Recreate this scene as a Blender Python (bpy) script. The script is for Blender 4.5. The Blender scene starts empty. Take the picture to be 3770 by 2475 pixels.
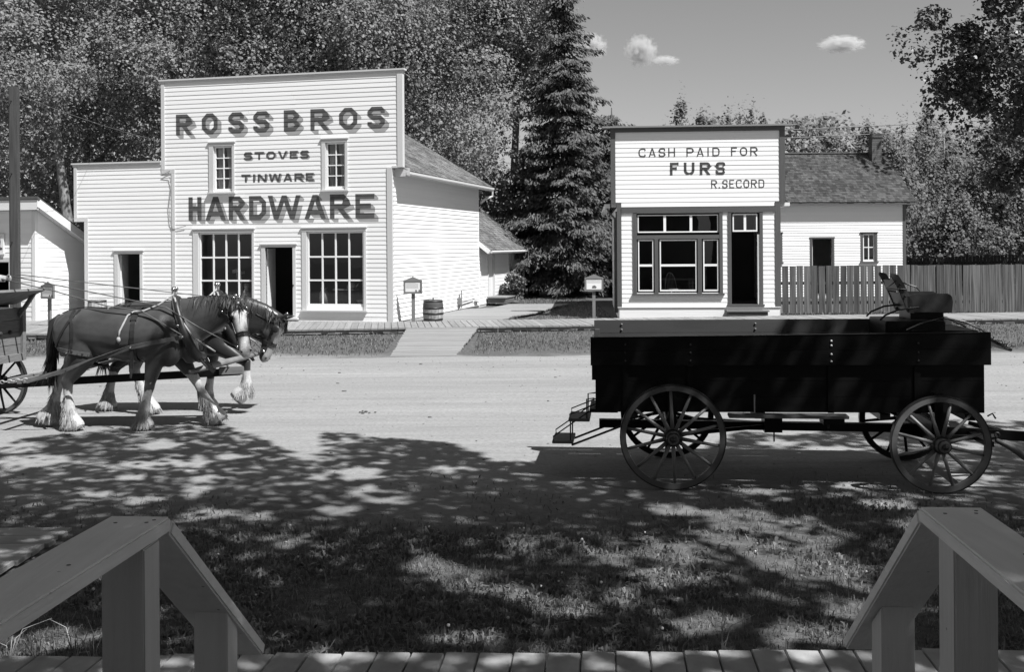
import bpy, bmesh, math, random
import numpy as np
from mathutils import Vector, Matrix, Quaternion
from mathutils.bvhtree import BVHTree

SC = bpy.context.scene
COL = SC.collection
R = math.radians
PI = math.pi
rng = np.random.default_rng(7)
random.seed(7)

# ------------------------------------------------------------------ camera
cam_d = bpy.data.cameras.new('camera')
cam = bpy.data.objects.new('camera', cam_d)
COL.objects.link(cam)
SC.camera = cam
EYE = 2.4
cam_d.sensor_fit = 'HORIZONTAL'
cam_d.sensor_width = 36
cam_d.lens = 36 * 4000 / 3770
cam_d.shift_y = -(1237.5 - 906) / 3770
cam_d.clip_start = 0.05
cam_d.clip_end = 6000
_r = 0.007
cam.matrix_world = Matrix(((math.cos(_r), math.sin(_r), 0, 0),
                           (0, 0, -1, 0),
                           (-math.sin(_r), math.cos(_r), 0, EYE),
                           (0, 0, 0, 1)))

# ------------------------------------------------------------------ sky, sun, exposure
SUN_TO = Vector((0.49, -0.45, 1.0))          # towards the sun
SUN_EL = math.asin(1 / SUN_TO.length)
SUN_AZ = math.atan2(SUN_TO.x, SUN_TO.y)
world = bpy.data.worlds.new('World')
SC.world = world
world.use_nodes = True
wn = world.node_tree
wn.nodes.clear()
sky = wn.nodes.new('ShaderNodeTexSky')
sky.sky_type = 'NISHITA'
sky.sun_disc = False
sky.sun_elevation = SUN_EL
sky.sun_rotation = SUN_AZ
sky.altitude = 600
sky.air_density = 1.0
sky.dust_density = 1.0
sky.ozone_density = 1.0
bw = wn.nodes.new('ShaderNodeRGBToBW')        # black-and-white photograph
bg = wn.nodes.new('ShaderNodeBackground')
bg.inputs['Strength'].default_value = 0.066
wo = wn.nodes.new('ShaderNodeOutputWorld')
wn.links.new(sky.outputs[0], bw.inputs[0])
wn.links.new(bw.outputs[0], bg.inputs['Color'])
wn.links.new(bg.outputs[0], wo.inputs[0])

sun_d = bpy.data.lights.new('sun', 'SUN')
sun_d.energy = 5.0
sun_d.angle = R(0.53)
sun_d.color = (1, 1, 1)
sun = bpy.data.objects.new('sun', sun_d)
COL.objects.link(sun)
sun.rotation_euler = (-SUN_TO).to_track_quat('-Z', 'Y').to_euler()
sun.location = (20, -20, 40)

SC.view_settings.view_transform = 'Standard'
SC.view_settings.look = 'None'
SC.view_settings.exposure = 0.62
SC.view_settings.gamma = 1
SC.view_settings.use_curve_mapping = False
SC.render.engine = 'CYCLES'
SC.cycles.use_denoising = True
SC.cycles.max_bounces = 6
SC.cycles.transparent_max_bounces = 8
SC.cycles.volume_bounces = 1
SC.cycles.caustics_reflective = False
SC.cycles.caustics_refractive = False

# ------------------------------------------------------------------ materials (all neutral grey)
MATS = {}


def _mat(name):
    m = bpy.data.materials.new(name)
    m.use_nodes = True
    nt = m.node_tree
    return m, nt, nt.nodes['Principled BSDF']


def math_node(nt, op, a, b=None, clamp=False):
    n = nt.nodes.new('ShaderNodeMath')
    n.operation = op
    n.use_clamp = clamp
    for i, x in enumerate((a, b)):
        if x is None:
            continue
        if isinstance(x, (int, float)):
            n.inputs[i].default_value = x
        else:
            nt.links.new(x, n.inputs[i])
    return n.outputs[0]


def noise(nt, scale, detail=4, rough=.55, coord='Object', stretch=None, rnd=False):
    tc = nt.nodes.new('ShaderNodeTexCoord')
    src = tc.outputs[coord]
    if coord == 'World':
        src = tc.outputs['Object']
    if stretch:
        mp = nt.nodes.new('ShaderNodeMapping')
        mp.inputs['Scale'].default_value = stretch
        nt.links.new(src, mp.inputs[0])
        src = mp.outputs[0]
    n = nt.nodes.new('ShaderNodeTexNoise')
    n.inputs['Scale'].default_value = scale
    n.inputs['Detail'].default_value = detail
    n.inputs['Roughness'].default_value = rough
    if rnd:
        n.noise_dimensions = '4D'
        oi = nt.nodes.new('ShaderNodeObjectInfo')
        nt.links.new(math_node(nt, 'MULTIPLY', oi.outputs['Random'], 50.0), n.inputs['W'])
    nt.links.new(src, n.inputs['Vector'])
    return n.outputs['Fac']


def position(nt):
    g = nt.nodes.new('ShaderNodeNewGeometry')
    return g.outputs['Position']


def ramp(nt, fac, lo, hi, a, b):
    n = nt.nodes.new('ShaderNodeMapRange')
    n.inputs['From Min'].default_value = lo
    n.inputs['From Max'].default_value = hi
    n.inputs['To Min'].default_value = a
    n.inputs['To Max'].default_value = b
    nt.links.new(fac, n.inputs['Value'])
    return n.outputs[0]


def bump(nt, bsdf, h, dist=.01, strength=.5):
    b = nt.nodes.new('ShaderNodeBump')
    b.inputs['Distance'].default_value = dist
    b.inputs['Strength'].default_value = strength
    nt.links.new(h, b.inputs['Height'])
    nt.links.new(b.outputs[0], bsdf.inputs['Normal'])


def M(name, v, rough=.6, var=0, scale=6, stretch=None, rnd=0, spec=.5, bmp=0, bscale=None, metal=0,
      coat=0, lo=.3, hi=.7, sub=0):
    if name in MATS:
        return MATS[name]
    m, nt, p = _mat(name)
    p.inputs['Base Color'].default_value = (v, v, v, 1)
    p.inputs['Roughness'].default_value = rough
    p.inputs['Specular IOR Level'].default_value = spec
    p.inputs['Metallic'].default_value = metal
    p.inputs['Coat Weight'].default_value = coat
    out = None
    if var:
        nz = noise(nt, scale, stretch=stretch, rnd=True)
        out = ramp(nt, nz, lo, hi, v * (1 - var), v * (1 + var))
    if rnd:
        oi = nt.nodes.new('ShaderNodeObjectInfo')
        k = ramp(nt, oi.outputs['Random'], 0, 1, 1 - rnd, 1 + rnd)
        out = math_node(nt, 'MULTIPLY', out if out is not None else v, k)
    if out is not None:
        nt.links.new(out, p.inputs['Base Color'])
    if bmp:
        bump(nt, p, noise(nt, bscale or scale * 3, stretch=stretch), bmp, .6)
    MATS[name] = m
    return m


def M_leaf(name, v, var=.35, rough=.45, trans=.25, spec=.5):
    m, nt, p = _mat(name)
    g = nt.nodes.new('ShaderNodeNewGeometry')
    k = ramp(nt, g.outputs['Random Per Island'], 0, 1, v * (1 - var), v * (1 + var))
    nt.links.new(k, p.inputs['Base Color'])
    p.inputs['Roughness'].default_value = rough
    p.inputs['Specular IOR Level'].default_value = spec
    t = nt.nodes.new('ShaderNodeBsdfTranslucent')
    nt.links.new(k, t.inputs['Color'])
    mx = nt.nodes.new('ShaderNodeMixShader')
    mx.inputs[0].default_value = trans
    nt.links.new(p.outputs[0], mx.inputs[1])
    nt.links.new(t.outputs[0], mx.inputs[2])
    nt.links.new(mx.outputs[0], nt.nodes['Material Output'].inputs['Surface'])
    MATS[name] = m
    return m


def M_glass(name, refl=.06):
    m, nt, p = _mat(name)
    nt.nodes.remove(p)
    tr = nt.nodes.new('ShaderNodeBsdfTransparent')
    tr.inputs[0].default_value = (.82, .82, .82, 1)
    gl = nt.nodes.new('ShaderNodeBsdfGlossy')
    gl.inputs['Roughness'].default_value = .015
    fr = nt.nodes.new('ShaderNodeFresnel')
    fr.inputs['IOR'].default_value = 1.5
    bump_n = nt.nodes.new('ShaderNodeBump')
    bump_n.inputs['Distance'].default_value = .002
    bump_n.inputs['Strength'].default_value = .3
    nt.links.new(noise(nt, 2.5, 1), bump_n.inputs['Height'])
    nt.links.new(bump_n.outputs[0], gl.inputs['Normal'])
    mx = nt.nodes.new('ShaderNodeMixShader')
    nt.links.new(math_node(nt, 'MULTIPLY', fr.outputs[0], 1.6, True), mx.inputs[0])
    nt.links.new(tr.outputs[0], mx.inputs[1])
    nt.links.new(gl.outputs[0], mx.inputs[2])
    nt.links.new(mx.outputs[0], nt.nodes['Material Output'].inputs['Surface'])
    MATS[name] = m
    return m


WHITE = M('white_paint', .80, .55, var=.035, scale=3, stretch=(1, 1, 6), rnd=.035, bmp=.0015, bscale=30)
TRIMW = M('white_trim_paint', .70, .5, var=.03, scale=4, rnd=.03)
TRIMG = M('grey_trim_paint', .56, .55, var=.04, scale=4, rnd=.03)
DARKTRIM = M('dark_trim_paint', .085, .5, var=.12, scale=5, rnd=.06)
FOUND = M('whitewashed_foundation', .78, .8, var=.05, scale=4, bmp=.004)
SHEATH = M('sheathing', .5, .8)
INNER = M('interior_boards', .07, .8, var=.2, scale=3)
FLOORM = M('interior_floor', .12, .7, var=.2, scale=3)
LETTER = M('sign_letter_paint', .075, .6, var=.15, scale=8)
LSHADE = M('sign_letter_shade_paint', .31, .6, var=.08, scale=8)
LETTERD = M('dark_letter_paint', .04, .6, var=.2, scale=8)
GLASS = M_glass('window_glass')
SHINGLE = M('cedar_shingle', .20, .85, var=.35, scale=2.5, bmp=.003, lo=.25, hi=.75)
SHINGLE2 = M('weathered_shingle', .30, .85, var=.35, scale=2.5, bmp=.003, lo=.25, hi=.75)
DARKWOOD = M('weathered_dark_wood', .074, .85, var=.85, scale=2.2, stretch=(2.6, 2.6, .5), rnd=.42, bmp=.004, bscale=8, lo=.3, hi=.68)
SHADEFENCE = M('shade_darkened_wood', .02, .8, var=.3, scale=4, rnd=.2)  # the back fence's shade is put into this near-black wood colour
PLANK = M('grey_boardwalk_wood', .235, .8, var=.18, scale=2.2, stretch=(1, 1, 1), rnd=.14, bmp=.003, bscale=12)
PLANKN = M('near_boardwalk_wood', .34, .8, var=.25, scale=2.0, stretch=(5, .6, 1), rnd=.13, bmp=.004, bscale=9)
UNDERW = M('boardwalk_framing', .10, .85, var=.2)
POLEW = M('pole_wood', .05, .85, var=.4, scale=3, stretch=(8, 8, .4), bmp=.006)
BARREL = M('barrel_staves', .30, .75, var=.3, scale=4, stretch=(5, 5, .5), rnd=.18)
BARRELD = M('barrel_dark_paint', .055, .7, var=.3, scale=4)
IRON = M('black_iron', .03, .45, var=.2, scale=8, metal=.4)
STEEL = M('polished_metal', .6, .2, metal=1)
SIGNW = M('sign_frame_grey', .17, .65, var=.1, scale=6)
PAPER = M('sign_paper', .72, .4)
PRINT = M('sign_print', .40, .6)
PRINTD = M('sign_print_dark', .12, .6)
WAGON = M('wagon_black_paint', .0055, .4, var=.3, scale=4, stretch=(.6, 3, 3), rnd=.1, spec=.2)
WAGONIN = M('wagon_inside_paint', .06, .5, var=.2, scale=3, stretch=(.4, 2, 2), rnd=.1)
WHEELW = M('wheel_wood', .095, .5, var=.3, scale=6, rnd=.1)
SPOKEW = M('wheel_spoke_paint', .17, .45, var=.35, scale=9, rnd=.12)
OLDWAGON = M('old_wagon_wood', .16, .75, var=.25, scale=4, stretch=(.6, 2, 4), rnd=.14)
RAILP = M('grey_rail_paint', .84, .5, var=.10, scale=2.5, stretch=(7, .5, 7), bmp=.004, bscale=5, lo=.25, hi=.75)


def timber_paint(name, v, stretch):
    m, nt, p = _mat(name)
    streak = ramp(nt, noise(nt, 3.0, 6, .65, stretch=stretch),   .3, .7, .93, 1.04)
    blot = ramp(nt, noise(nt, 2.3, 4), .3, .7, .92, 1.05)
    tc = nt.nodes.new('ShaderNodeTexCoord')
    vo = nt.nodes.new('ShaderNodeTexVoronoi')
    vo.inputs['Scale'].default_value = 9
    nt.links.new(tc.outputs['Object'], vo.inputs['Vector'])
    chips = ramp(nt, math_node(nt, 'ADD', vo.outputs['Distance'], math_node(nt, 'MULTIPLY', noise(nt, 40, 2), .12)), .10, .125, .45, 1.0)
    k = math_node(nt, 'MULTIPLY', math_node(nt, 'MULTIPLY', streak, blot), chips)
    nt.links.new(math_node(nt, 'MULTIPLY', k, v), p.inputs['Base Color'])
    p.inputs['Roughness'].default_value = .5
    bump(nt, p, noise(nt, 6, 6, .6, stretch=stretch), .006, .7)
    MATS[name] = m
    return m


RAILP = timber_paint('grey_rail_paint_worn', .9, (9, .5, 9))
POSTP = timber_paint('grey_post_paint_worn', .66, (9, 9, .5))
LEATHER = M('black_leather', .022, .4, var=.3, scale=12)
LEATHERB = M('brown_leather', .09, .5, var=.25, scale=12)
ROPE = M('cotton_rope', .33, .8, var=.2, scale=30)
SKIN = M('skin', .34, .5, var=.05, scale=9)
SHIRT = M('pale_shirt_cloth', .38, .85, var=.1, scale=9)
TROUSER = M('dark_trousers_cloth', .05, .85, var=.15, scale=9)
HATM = M('straw_hat', .3, .85, var=.1, scale=20)
BARK = M('poplar_bark', .22, .85, var=.45, scale=3, stretch=(3, 3, .8), bmp=.02, bscale=8)
BARKD = M('dark_bark', .07, .9, var=.4, scale=3, stretch=(3, 3, .8), bmp=.02, bscale=8)
LEAF = M_leaf('poplar_leaf', .31, .3, .6, .48, .25)
LEAFD = M_leaf('shade_tree_leaf', .2, .4, .5, .48)
LEAFR = M_leaf('cottonwood_leaf', .085, .45, .42, .25)
LEAFF = M_leaf('far_tree_leaf', .22, .28, .65, .45, .2)
NEEDLE = M_leaf('spruce_needle', .115, .35, .65, .2, .2)
BUSHL = M_leaf('bush_leaf', .13, .5, .4, .3)
BLADE = M_leaf('grass_blade', .17, .5, .5, .35)
BLADEF = M_leaf('verge_grass_blade', .14, .5, .55, .3)
FLOWER = M('clover_white', .6, .7)
PEBBLE = M('pebble', .22, .8, var=.3)
CURTAIN = M('lace_curtain', .6, .9, var=.1)
TIN = M('tinware', .45, .4, metal=.2)
BRICK = M('chimney_brick', .10, .9, var=.25, scale=6, rnd=.2)

# ------------------------------------------------------------------ geometry helpers


def link(o, parent=None):
    COL.objects.link(o)
    if parent is not None:
        o.parent = parent
    return o


def tag(o, label=None, cat=None, group=None, kind=None):
    if label:
        o['label'] = label
    if cat:
        o['category'] = cat
    if group:
        o['group'] = group
    if kind:
        o['kind'] = kind
    return o


def thing(name, label, cat, loc=(0, 0, 0), rz=0, group=None, parent=None):
    o = bpy.data.objects.new(name, None)
    o.empty_display_size = .2
    link(o, parent)
    o.location = loc
    o.rotation_euler = (0, 0, rz)
    return tag(o, label, cat, group)


def sub(name, parent, loc=(0, 0, 0), rot=(0, 0, 0)):
    o = bpy.data.objects.new(name, None)
    o.empty_display_size = .1
    link(o, parent)
    o.location = loc
    o.rotation_euler = rot
    return o


def np_mesh(name, V, F, mat, parent=None, smooth=False):
    """one mesh object from numpy verts (n,3) and faces (m,k)"""
    V = np.asarray(V, np.float32)
    F = np.asarray(F, np.int32)
    me = bpy.data.meshes.new(name)
    k = F.shape[1]
    me.vertices.add(len(V))
    me.vertices.foreach_set('co', V.ravel())
    me.loops.add(F.size)
    me.loops.foreach_set('vertex_index', F.ravel())
    me.polygons.add(len(F))
    me.polygons.foreach_set('loop_start', np.arange(0, F.size, k, dtype=np.int32))
    me.polygons.foreach_set('loop_total', np.full(len(F), k, np.int32))
    if smooth:
        me.polygons.foreach_set('use_smooth', np.ones(len(F), bool))
    me.update(calc_edges=True)
    me.materials.append(mat)
    o = bpy.data.objects.new(name, me)
    return link(o, parent)


class MB:
    """collects shapes and builds them as ONE mesh object"""

    def __init__(self):
        self.v = []
        self.f = []

    def add(self, vs, fs):
        b = len(self.v)
        self.v += [tuple(x) for x in vs]
        self.f += [tuple(i + b for i in f) for f in fs]
        return self

    def box(self, x0, x1, y0, y1, z0, z1):
        return self.add([(x0, y0, z0), (x1, y0, z0), (x1, y1, z0), (x0, y1, z0),
                         (x0, y0, z1), (x1, y0, z1), (x1, y1, z1), (x0, y1, z1)],
                        [(3, 2, 1, 0), (4, 5, 6, 7), (0, 1, 5, 4), (1, 2, 6, 5), (2, 3, 7, 6), (3, 0, 4, 7)])

    def bar(self, p, q, w, h, up=(0, 0, 1)):
        """box from p to q, w across, h along up"""
        p, q = Vector(p), Vector(q)
        d = (q - p).normalized()
        s = d.cross(Vector(up))
        if s.length < 1e-5:
            s = d.cross(Vector((0, 1, 0)))
        s.normalize()
        u = s.cross(d)
        vs = []
        for c in (p, q):
            for a, b in ((-1, -1), (1, -1), (1, 1), (-1, 1)):
                vs.append(c + s * (a * w / 2) + u * (b * h / 2))
        return self.add(vs, [(3, 2, 1, 0), (4, 5, 6, 7), (0, 1, 5, 4), (1, 2, 6, 5), (2, 3, 7, 6), (3, 0, 4, 7)])

    def tube(self, pts, rad, n=8, caps=True, flat=None):
        pts = [Vector(p) for p in pts]
        if isinstance(rad, (int, float)):
            rad = [rad] * len(pts)
        b = len(self.v)
        ref = None
        for i, p in enumerate(pts):
            t = (pts[min(i + 1, len(pts) - 1)] - pts[max(i - 1, 0)])
            t = t.normalized() if t.length > 1e-9 else Vector((0, 0, 1))
            if ref is None:
                ref = Vector((0, 0, 1)) if abs(t.z) < .9 else Vector((0, 1, 0))
            s = t.cross(ref).normalized()
            ref = s.cross(t)
            for k in range(n):
                a = 2 * PI * k / n
                f = flat if flat else 1
                self.v.append(tuple(p + s * (math.cos(a) * rad[i]) + ref * (math.sin(a) * rad[i] * f)))
        for i in range(len(pts) - 1):
            for k in range(n):
                a, c = b + i * n + k, b + i * n + (k + 1) % n
                self.f.append((a, c, c + n, a + n))
        if caps:
            self.f.append(tuple(b + k for k in reversed(range(n))))
            self.f.append(tuple(b + (len(pts) - 1) * n + k for k in range(n)))
        return self

    def lathe(self, prof, n=16, c=(0, 0, 0), axis='z', caps=True):
        b = len(self.v)
        for r, h in prof:
            for k in range(n):
                a = 2 * PI * k / n
                x, y = r * math.cos(a), r * math.sin(a)
                p = (x, y, h) if axis == 'z' else ((x, h, y) if axis == 'y' else (h, x, y))
                self.v.append((p[0] + c[0], p[1] + c[1], p[2] + c[2]))
        m = len(prof)
        for i in range(m - 1):
            for k in range(n):
                a, d = b + i * n + k, b + i * n + (k + 1) % n
                self.f.append((a, d, d + n, a + n))
        if caps:
            self.f.append(tuple(b + k for k in reversed(range(n))))
            self.f.append(tuple(b + (m - 1) * n + k for k in range(n)))
        return self

    def ball(self, c, r, n=10, sc=(1, 1, 1)):
        m = max(4, n // 2)
        b = len(self.v)
        for i in range(m + 1):
            th = PI * (i + .0001) / (m + .0002)
            for k in range(n):
                a = 2 * PI * k / n
                self.v.append((c[0] + r * sc[0] * math.sin(th) * math.cos(a), c[1] + r * sc[1] * math.sin(th) * math.sin(a),
                               c[2] + r * sc[2] * math.cos(th)))
        for i in range(m):
            for k in range(n):
                a, d = b + i * n + k, b + i * n + (k + 1) % n
                self.f.append((a, a + n, d + n, d))
        return self

    def prism(self, pts, y0, y1):
        """outline in xz extruded along y"""
        n = len(pts)
        vs = [(x, y0, z) for x, z in pts] + [(x, y1, z) for x, z in pts]
        fs = [tuple(range(n)), tuple(reversed(range(n, 2 * n)))]
        fs += [((i + 1) % n, i, i + n, (i + 1) % n + n) for i in range(n)]
        return self.add(vs, fs)

    def prism_x(self, pts, x0, x1):
        """outline in yz extruded along x"""
        n = len(pts)
        vs = [(x0, y, z) for y, z in pts] + [(x1, y, z) for y, z in pts]
        fs = [tuple(range(n)), tuple(reversed(range(n, 2 * n)))]
        fs += [((i + 1) % n, i, i + n, (i + 1) % n + n) for i in range(n)]
        return self.add(vs, fs)

    def prism_z(self, pts, z0, z1):
        n = len(pts)
        vs = [(x, y, z0) for x, y in pts] + [(x, y, z1) for x, y in pts]
        fs = [tuple(reversed(range(n))), tuple(range(n, 2 * n))]
        fs += [(i, (i + 1) % n, (i + 1) % n + n, i + n) for i in range(n)]
        return self.add(vs, fs)

    def mesh(self, name, mat, smooth=False, bevel=0):
        me = bpy.data.meshes.new(name)
        me.from_pydata(self.v, [], self.f)
        bm = bmesh.new()
        bm.from_mesh(me)
        if bevel:
            bmesh.ops.remove_doubles(bm, verts=bm.verts, dist=1e-5)
            es = [e for e in bm.edges if len(e.link_faces) == 2 and e.calc_face_angle(0) > .6]
            bmesh.ops.bevel(bm, geom=es, offset=bevel, segments=2, affect='EDGES', clamp_overlap=True)
        bmesh.ops.recalc_face_normals(bm, faces=bm.faces)
        bm.to_mesh(me)
        bm.free()
        if smooth:
            for p in me.polygons:
                p.use_smooth = True
        me.materials.append(mat)
        return me

    def build(self, name, mat, parent=None, smooth=False, bevel=0, loc=None):
        o = bpy.data.objects.new(name, self.mesh(name, mat, smooth, bevel))
        link(o, parent)
        if loc:
            o.location = loc
        return o


_UNIT = {}


def unit_box(mat):
    k = ('box', mat.name)
    if k not in _UNIT:
        _UNIT[k] = MB().box(0, 1, 0, 1, 0, 1).mesh('box_piece', mat)
    return _UNIT[k]


def bx(name, mat, parent, x0, x1, y0, y1, z0, z1):
    """a box part sharing one unit mesh per material"""
    o = bpy.data.objects.new(name, unit_box(mat))
    link(o, parent)
    o.location = (x0, y0, z0)
    o.scale = (x1 - x0, y1 - y0, z1 - z0)
    return o


def copy_tree(o, parent=None):
    c = o.copy()
    COL.objects.link(c)
    c.parent = parent
    for ch in list(o.children):
        copy_tree(ch, c)
    return c


def ground_z(y):
    """the street rises a little away from the camera"""
    if y <= 11:
        return 0.0
    if y <= 27:
        return .2 * (y - 11) / 16
    if y <= 45:
        return .2 + .1 * (y - 27) / 18
    return .3

# ------------------------------------------------------------------ ground, road, paths
def vnoise(x, y, s, seed=0):
    """smooth value noise for scattering"""
    r = np.random.default_rng(seed)
    T = r.random((64, 64))
    x, y = np.asarray(x) * s, np.asarray(y) * s
    xi, yi = np.floor(x).astype(int), np.floor(y).astype(int)
    fx, fy = x - xi, y - yi
    fx, fy = fx * fx * (3 - 2 * fx), fy * fy * (3 - 2 * fy)
    a, b = T[xi % 64, yi % 64], T[(xi + 1) % 64, yi % 64]
    c, d = T[xi % 64, (yi + 1) % 64], T[(xi + 1) % 64, (yi + 1) % 64]
    return (a * (1 - fx) + b * fx) * (1 - fy) + (c * (1 - fx) + d * fx) * fy


gz = np.vectorize(ground_z)


def ground_material():
    m, nt, p = _mat('soil_and_lawn')
    pos = position(nt)
    sep = nt.nodes.new('ShaderNodeSeparateXYZ')
    nt.links.new(pos, sep.inputs[0])

    def nz(scale, detail=5):
        n = nt.nodes.new('ShaderNodeTexNoise')
        n.inputs['Scale'].default_value = scale
        n.inputs['Detail'].default_value = detail
        nt.links.new(pos, n.inputs['Vector'])
        return n.outputs['Fac']
    y = math_node(nt, 'ADD', sep.outputs['Y'], math_node(nt, 'MULTIPLY', math_node(nt, 'SUBTRACT', nz(.7), .5), 3.2))
    near = ramp(nt, y, 9.0, 11.2, 0, 1)
    far = ramp(nt, y, 21.8, 23.0, 1, 0)
    dirt = math_node(nt, 'MULTIPLY', near, far, True)
    soil = ramp(nt, nz(9), .3, .7, .06, .135)
    dirtc = ramp(nt, nz(6), .3, .7, .235, .275)
    lawn = ramp(nt, nz(14), .3, .7, .06, .13)
    isfar = ramp(nt, sep.outputs['Y'], 21, 23, 0, 1)
    mixs = nt.nodes.new('ShaderNodeMix')
    nt.links.new(isfar, mixs.inputs[0])
    nt.links.new(soil, mixs.inputs[2])
    nt.links.new(lawn, mixs.inputs[3])
    mx = nt.nodes.new('ShaderNodeMix')
    nt.links.new(dirt, mx.inputs[0])
    nt.links.new(mixs.outputs[0], mx.inputs[2])
    nt.links.new(dirtc, mx.inputs[3])
    nt.links.new(mx.outputs[0], p.inputs['Base Color'])
    p.inputs['Roughness'].default_value = .9
    p.inputs['Specular IOR Level'].default_value = .2
    bump(nt, p, nz(25), .02, .7)
    return m


def road_material():
    m, nt, p = _mat('packed_dirt')
    pos = position(nt)

    def nz(scale, stretch=(1, 1, 1), detail=6, rough=.6):
        mp = nt.nodes.new('ShaderNodeMapping')
        mp.inputs['Scale'].default_value = stretch
        nt.links.new(pos, mp.inputs[0])
        n = nt.nodes.new('ShaderNodeTexNoise')
        n.inputs['Scale'].default_value = scale
        n.inputs['Detail'].default_value = detail
        n.inputs['Roughness'].default_value = rough
        nt.links.new(mp.outputs[0], n.inputs['Vector'])
        return n.outputs['Fac']
    a = ramp(nt, nz(.5, (.25, 1.6, 1)), .3, .7, .24, .30)
    b = ramp(nt, nz(22, (1, 1, 1), 4, .7), .3, .72, .80, 1.14)
    c = ramp(nt, nz(2.2, (.2, 2.2, 1)), .35, .7, .90, 1.07)
    v = math_node(nt, 'MULTIPLY', math_node(nt, 'MULTIPLY', a, b), c)
    nt.links.new(v, p.inputs['Base Color'])
    p.inputs['Roughness'].default_value = .92
    p.inputs['Specular IOR Level'].default_value = .15
    h = math_node(nt, 'ADD', nz(14), math_node(nt, 'MULTIPLY', nz(1.5, (.3, 2, 1)), 3.0))
    bump(nt, p, h, .02, .55)
    return m


GROUNDM = ground_material()
ROADM = road_material()
ys = [-60, -10, 5, 11, 19, 27, 36, 45, 80, 200, 600, 3500]
xs = [-2500, -300, -60, -20, 0, 20, 60, 300, 2500]
V = [(x, y, ground_z(y)) for y in ys for x in xs]
F = [(j * len(xs) + i, j * len(xs) + i + 1, (j + 1) * len(xs) + i + 1, (j + 1) * len(xs) + i)
     for j in range(len(ys) - 1) for i in range(len(xs) - 1)]
o = np_mesh('ground', V, F, GROUNDM)
tag(o, 'grassy ground around the dirt street', None, kind='structure')

rx = np.arange(-90, 90.1, .35)
e0 = 10.75 + (vnoise(rx, rx * 0 + 3, .5, 1) - .5) * .35 + (vnoise(rx, rx * 0 + 9, 2.1, 2) - .5) * .35
e1 = 22.1 + (vnoise(rx, rx * 0 + 5, .4, 3) - .5) * .5 + (vnoise(rx, rx * 0 + 7, 1.7, 4) - .5) * .25
rows = []
for k, yy in enumerate([None, 11.0, 14, 18, None]):
    y = e0 if k == 0 else (e1 if k == 4 else rx * 0 + yy)
    rows.append(np.stack([rx, y, gz(y) + (.0008 if k in (0, 4) else .005)], 1))
V = np.concatenate(rows)
n = len(rx)
F = [(j * n + i, j * n + i + 1, (j + 1) * n + i + 1, (j + 1) * n + i) for j in range(4) for i in range(n - 1)]
o = np_mesh('dirt_road', V, F, ROADM)
tag(o, 'pale packed dirt street', None, kind='structure')


def plank(parent, mat, p, q, w, t, jitter=True):
    """a plank lying from p to q (top face), w wide, t thick"""
    p, q = Vector(p), Vector(q)
    o = bpy.data.objects.new('plank', plank_mesh(mat))
    link(o, parent)
    d = q - p
    L = d.length
    o.location = p + Vector((0, 0, random.uniform(-.004, .003) if jitter else 0))
    o.scale = (L, w, t)
    o.rotation_euler = (random.uniform(-.012, .012) if jitter else 0, -math.asin(d.z / L), math.atan2(d.y, d.x))
    return o


def plank_mesh(mat):
    k = ('plank', mat.name)
    if k not in _UNIT:
        # slightly worn long edges, top at z = 0
        e = .03
        pts = [(-.5, -1), (.5, -1), (.5, -.22), (.5 - e, 0), (-.5 + e, 0), (-.5, -.22)]
        _UNIT[k] = MB().prism_x(pts, 0, 1).mesh('plank', mat)
    return _UNIT[k]


# far boardwalk: transverse planks, near edge y = 27.65 + 0.117 x
BWZ = .36
bw = thing('boardwalk', 'weathered plank boardwalk running in front of both stores', None, (0, 0, 0))
tag(bw, kind='structure')
sl = .117
dvec = Vector((1, sl, 0)).normalized()
nvec = Vector((-dvec.y, dvec.x, 0))
s = -17.0
while s < 18:
    a = Vector((0, 27.65, BWZ)) + dvec * s + nvec * random.uniform(-.012, .012)
    L = 2.4
    if a.x < -3.3:
        # reach the hardware store's front
        yf = 29.47 + .249 * (-3.25 - a.x)
        L = max(2.0, (yf - a.y) * 1.02 - .05)
        if a.x < -13.2:
            L = 3.6
    plank(bw, PLANK, a, a + nvec * L, .162, .04)
    s += .171
for k in range(-6, 7):
    # edge boards under the plank ends
    a = Vector((0, 27.68, BWZ - .085)) + dvec * (k * 2.9)
    mb = MB().bar(a + nvec * .03 - Vector((0, 0, 0)), a + dvec * 2.88 + nvec * .03, .035, .085)
    mb.build('edge_board', M('edge_board_wood', .24, .85, var=.3, scale=5, rnd=.2), bw)
for off in (.35, 1.2, 2.0):
    a = Vector((0, 27.65, BWZ - .14)) + nvec * off
    MB().bar(a + dvec * -17, a + dvec * 18, .09, .19).build('stringer', UNDERW, bw)

# ramp from the road up to the boardwalk
rp = thing('boardwalk_ramp', 'plank ramp from the dirt street up to the boardwalk', None)
tag(rp, kind='structure')
N = 40
for k in range(N):
    f = (k + .5) / N
    y = 22.3 + (27.48 - 22.3) * f
    z = .155 + (.356 - .155) * f
    xl, xr = -2.51 + (-2.66 + 2.51) * f, -1.17 + (-.86 + 1.17) * f
    plank(rp, PLANK, (xl + random.uniform(-.02, .02), y, z), (xr + random.uniform(-.02, .02), y + .03, z), .121, .035)
for xa, xb in ((-2.44, -2.56), (-1.85, -1.78), (-1.26, -.98)):
    MB().bar((xa, 22.35, .07), (xb, 27.4, .25), .05, .10).build('stringer', UNDERW, rp)

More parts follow.
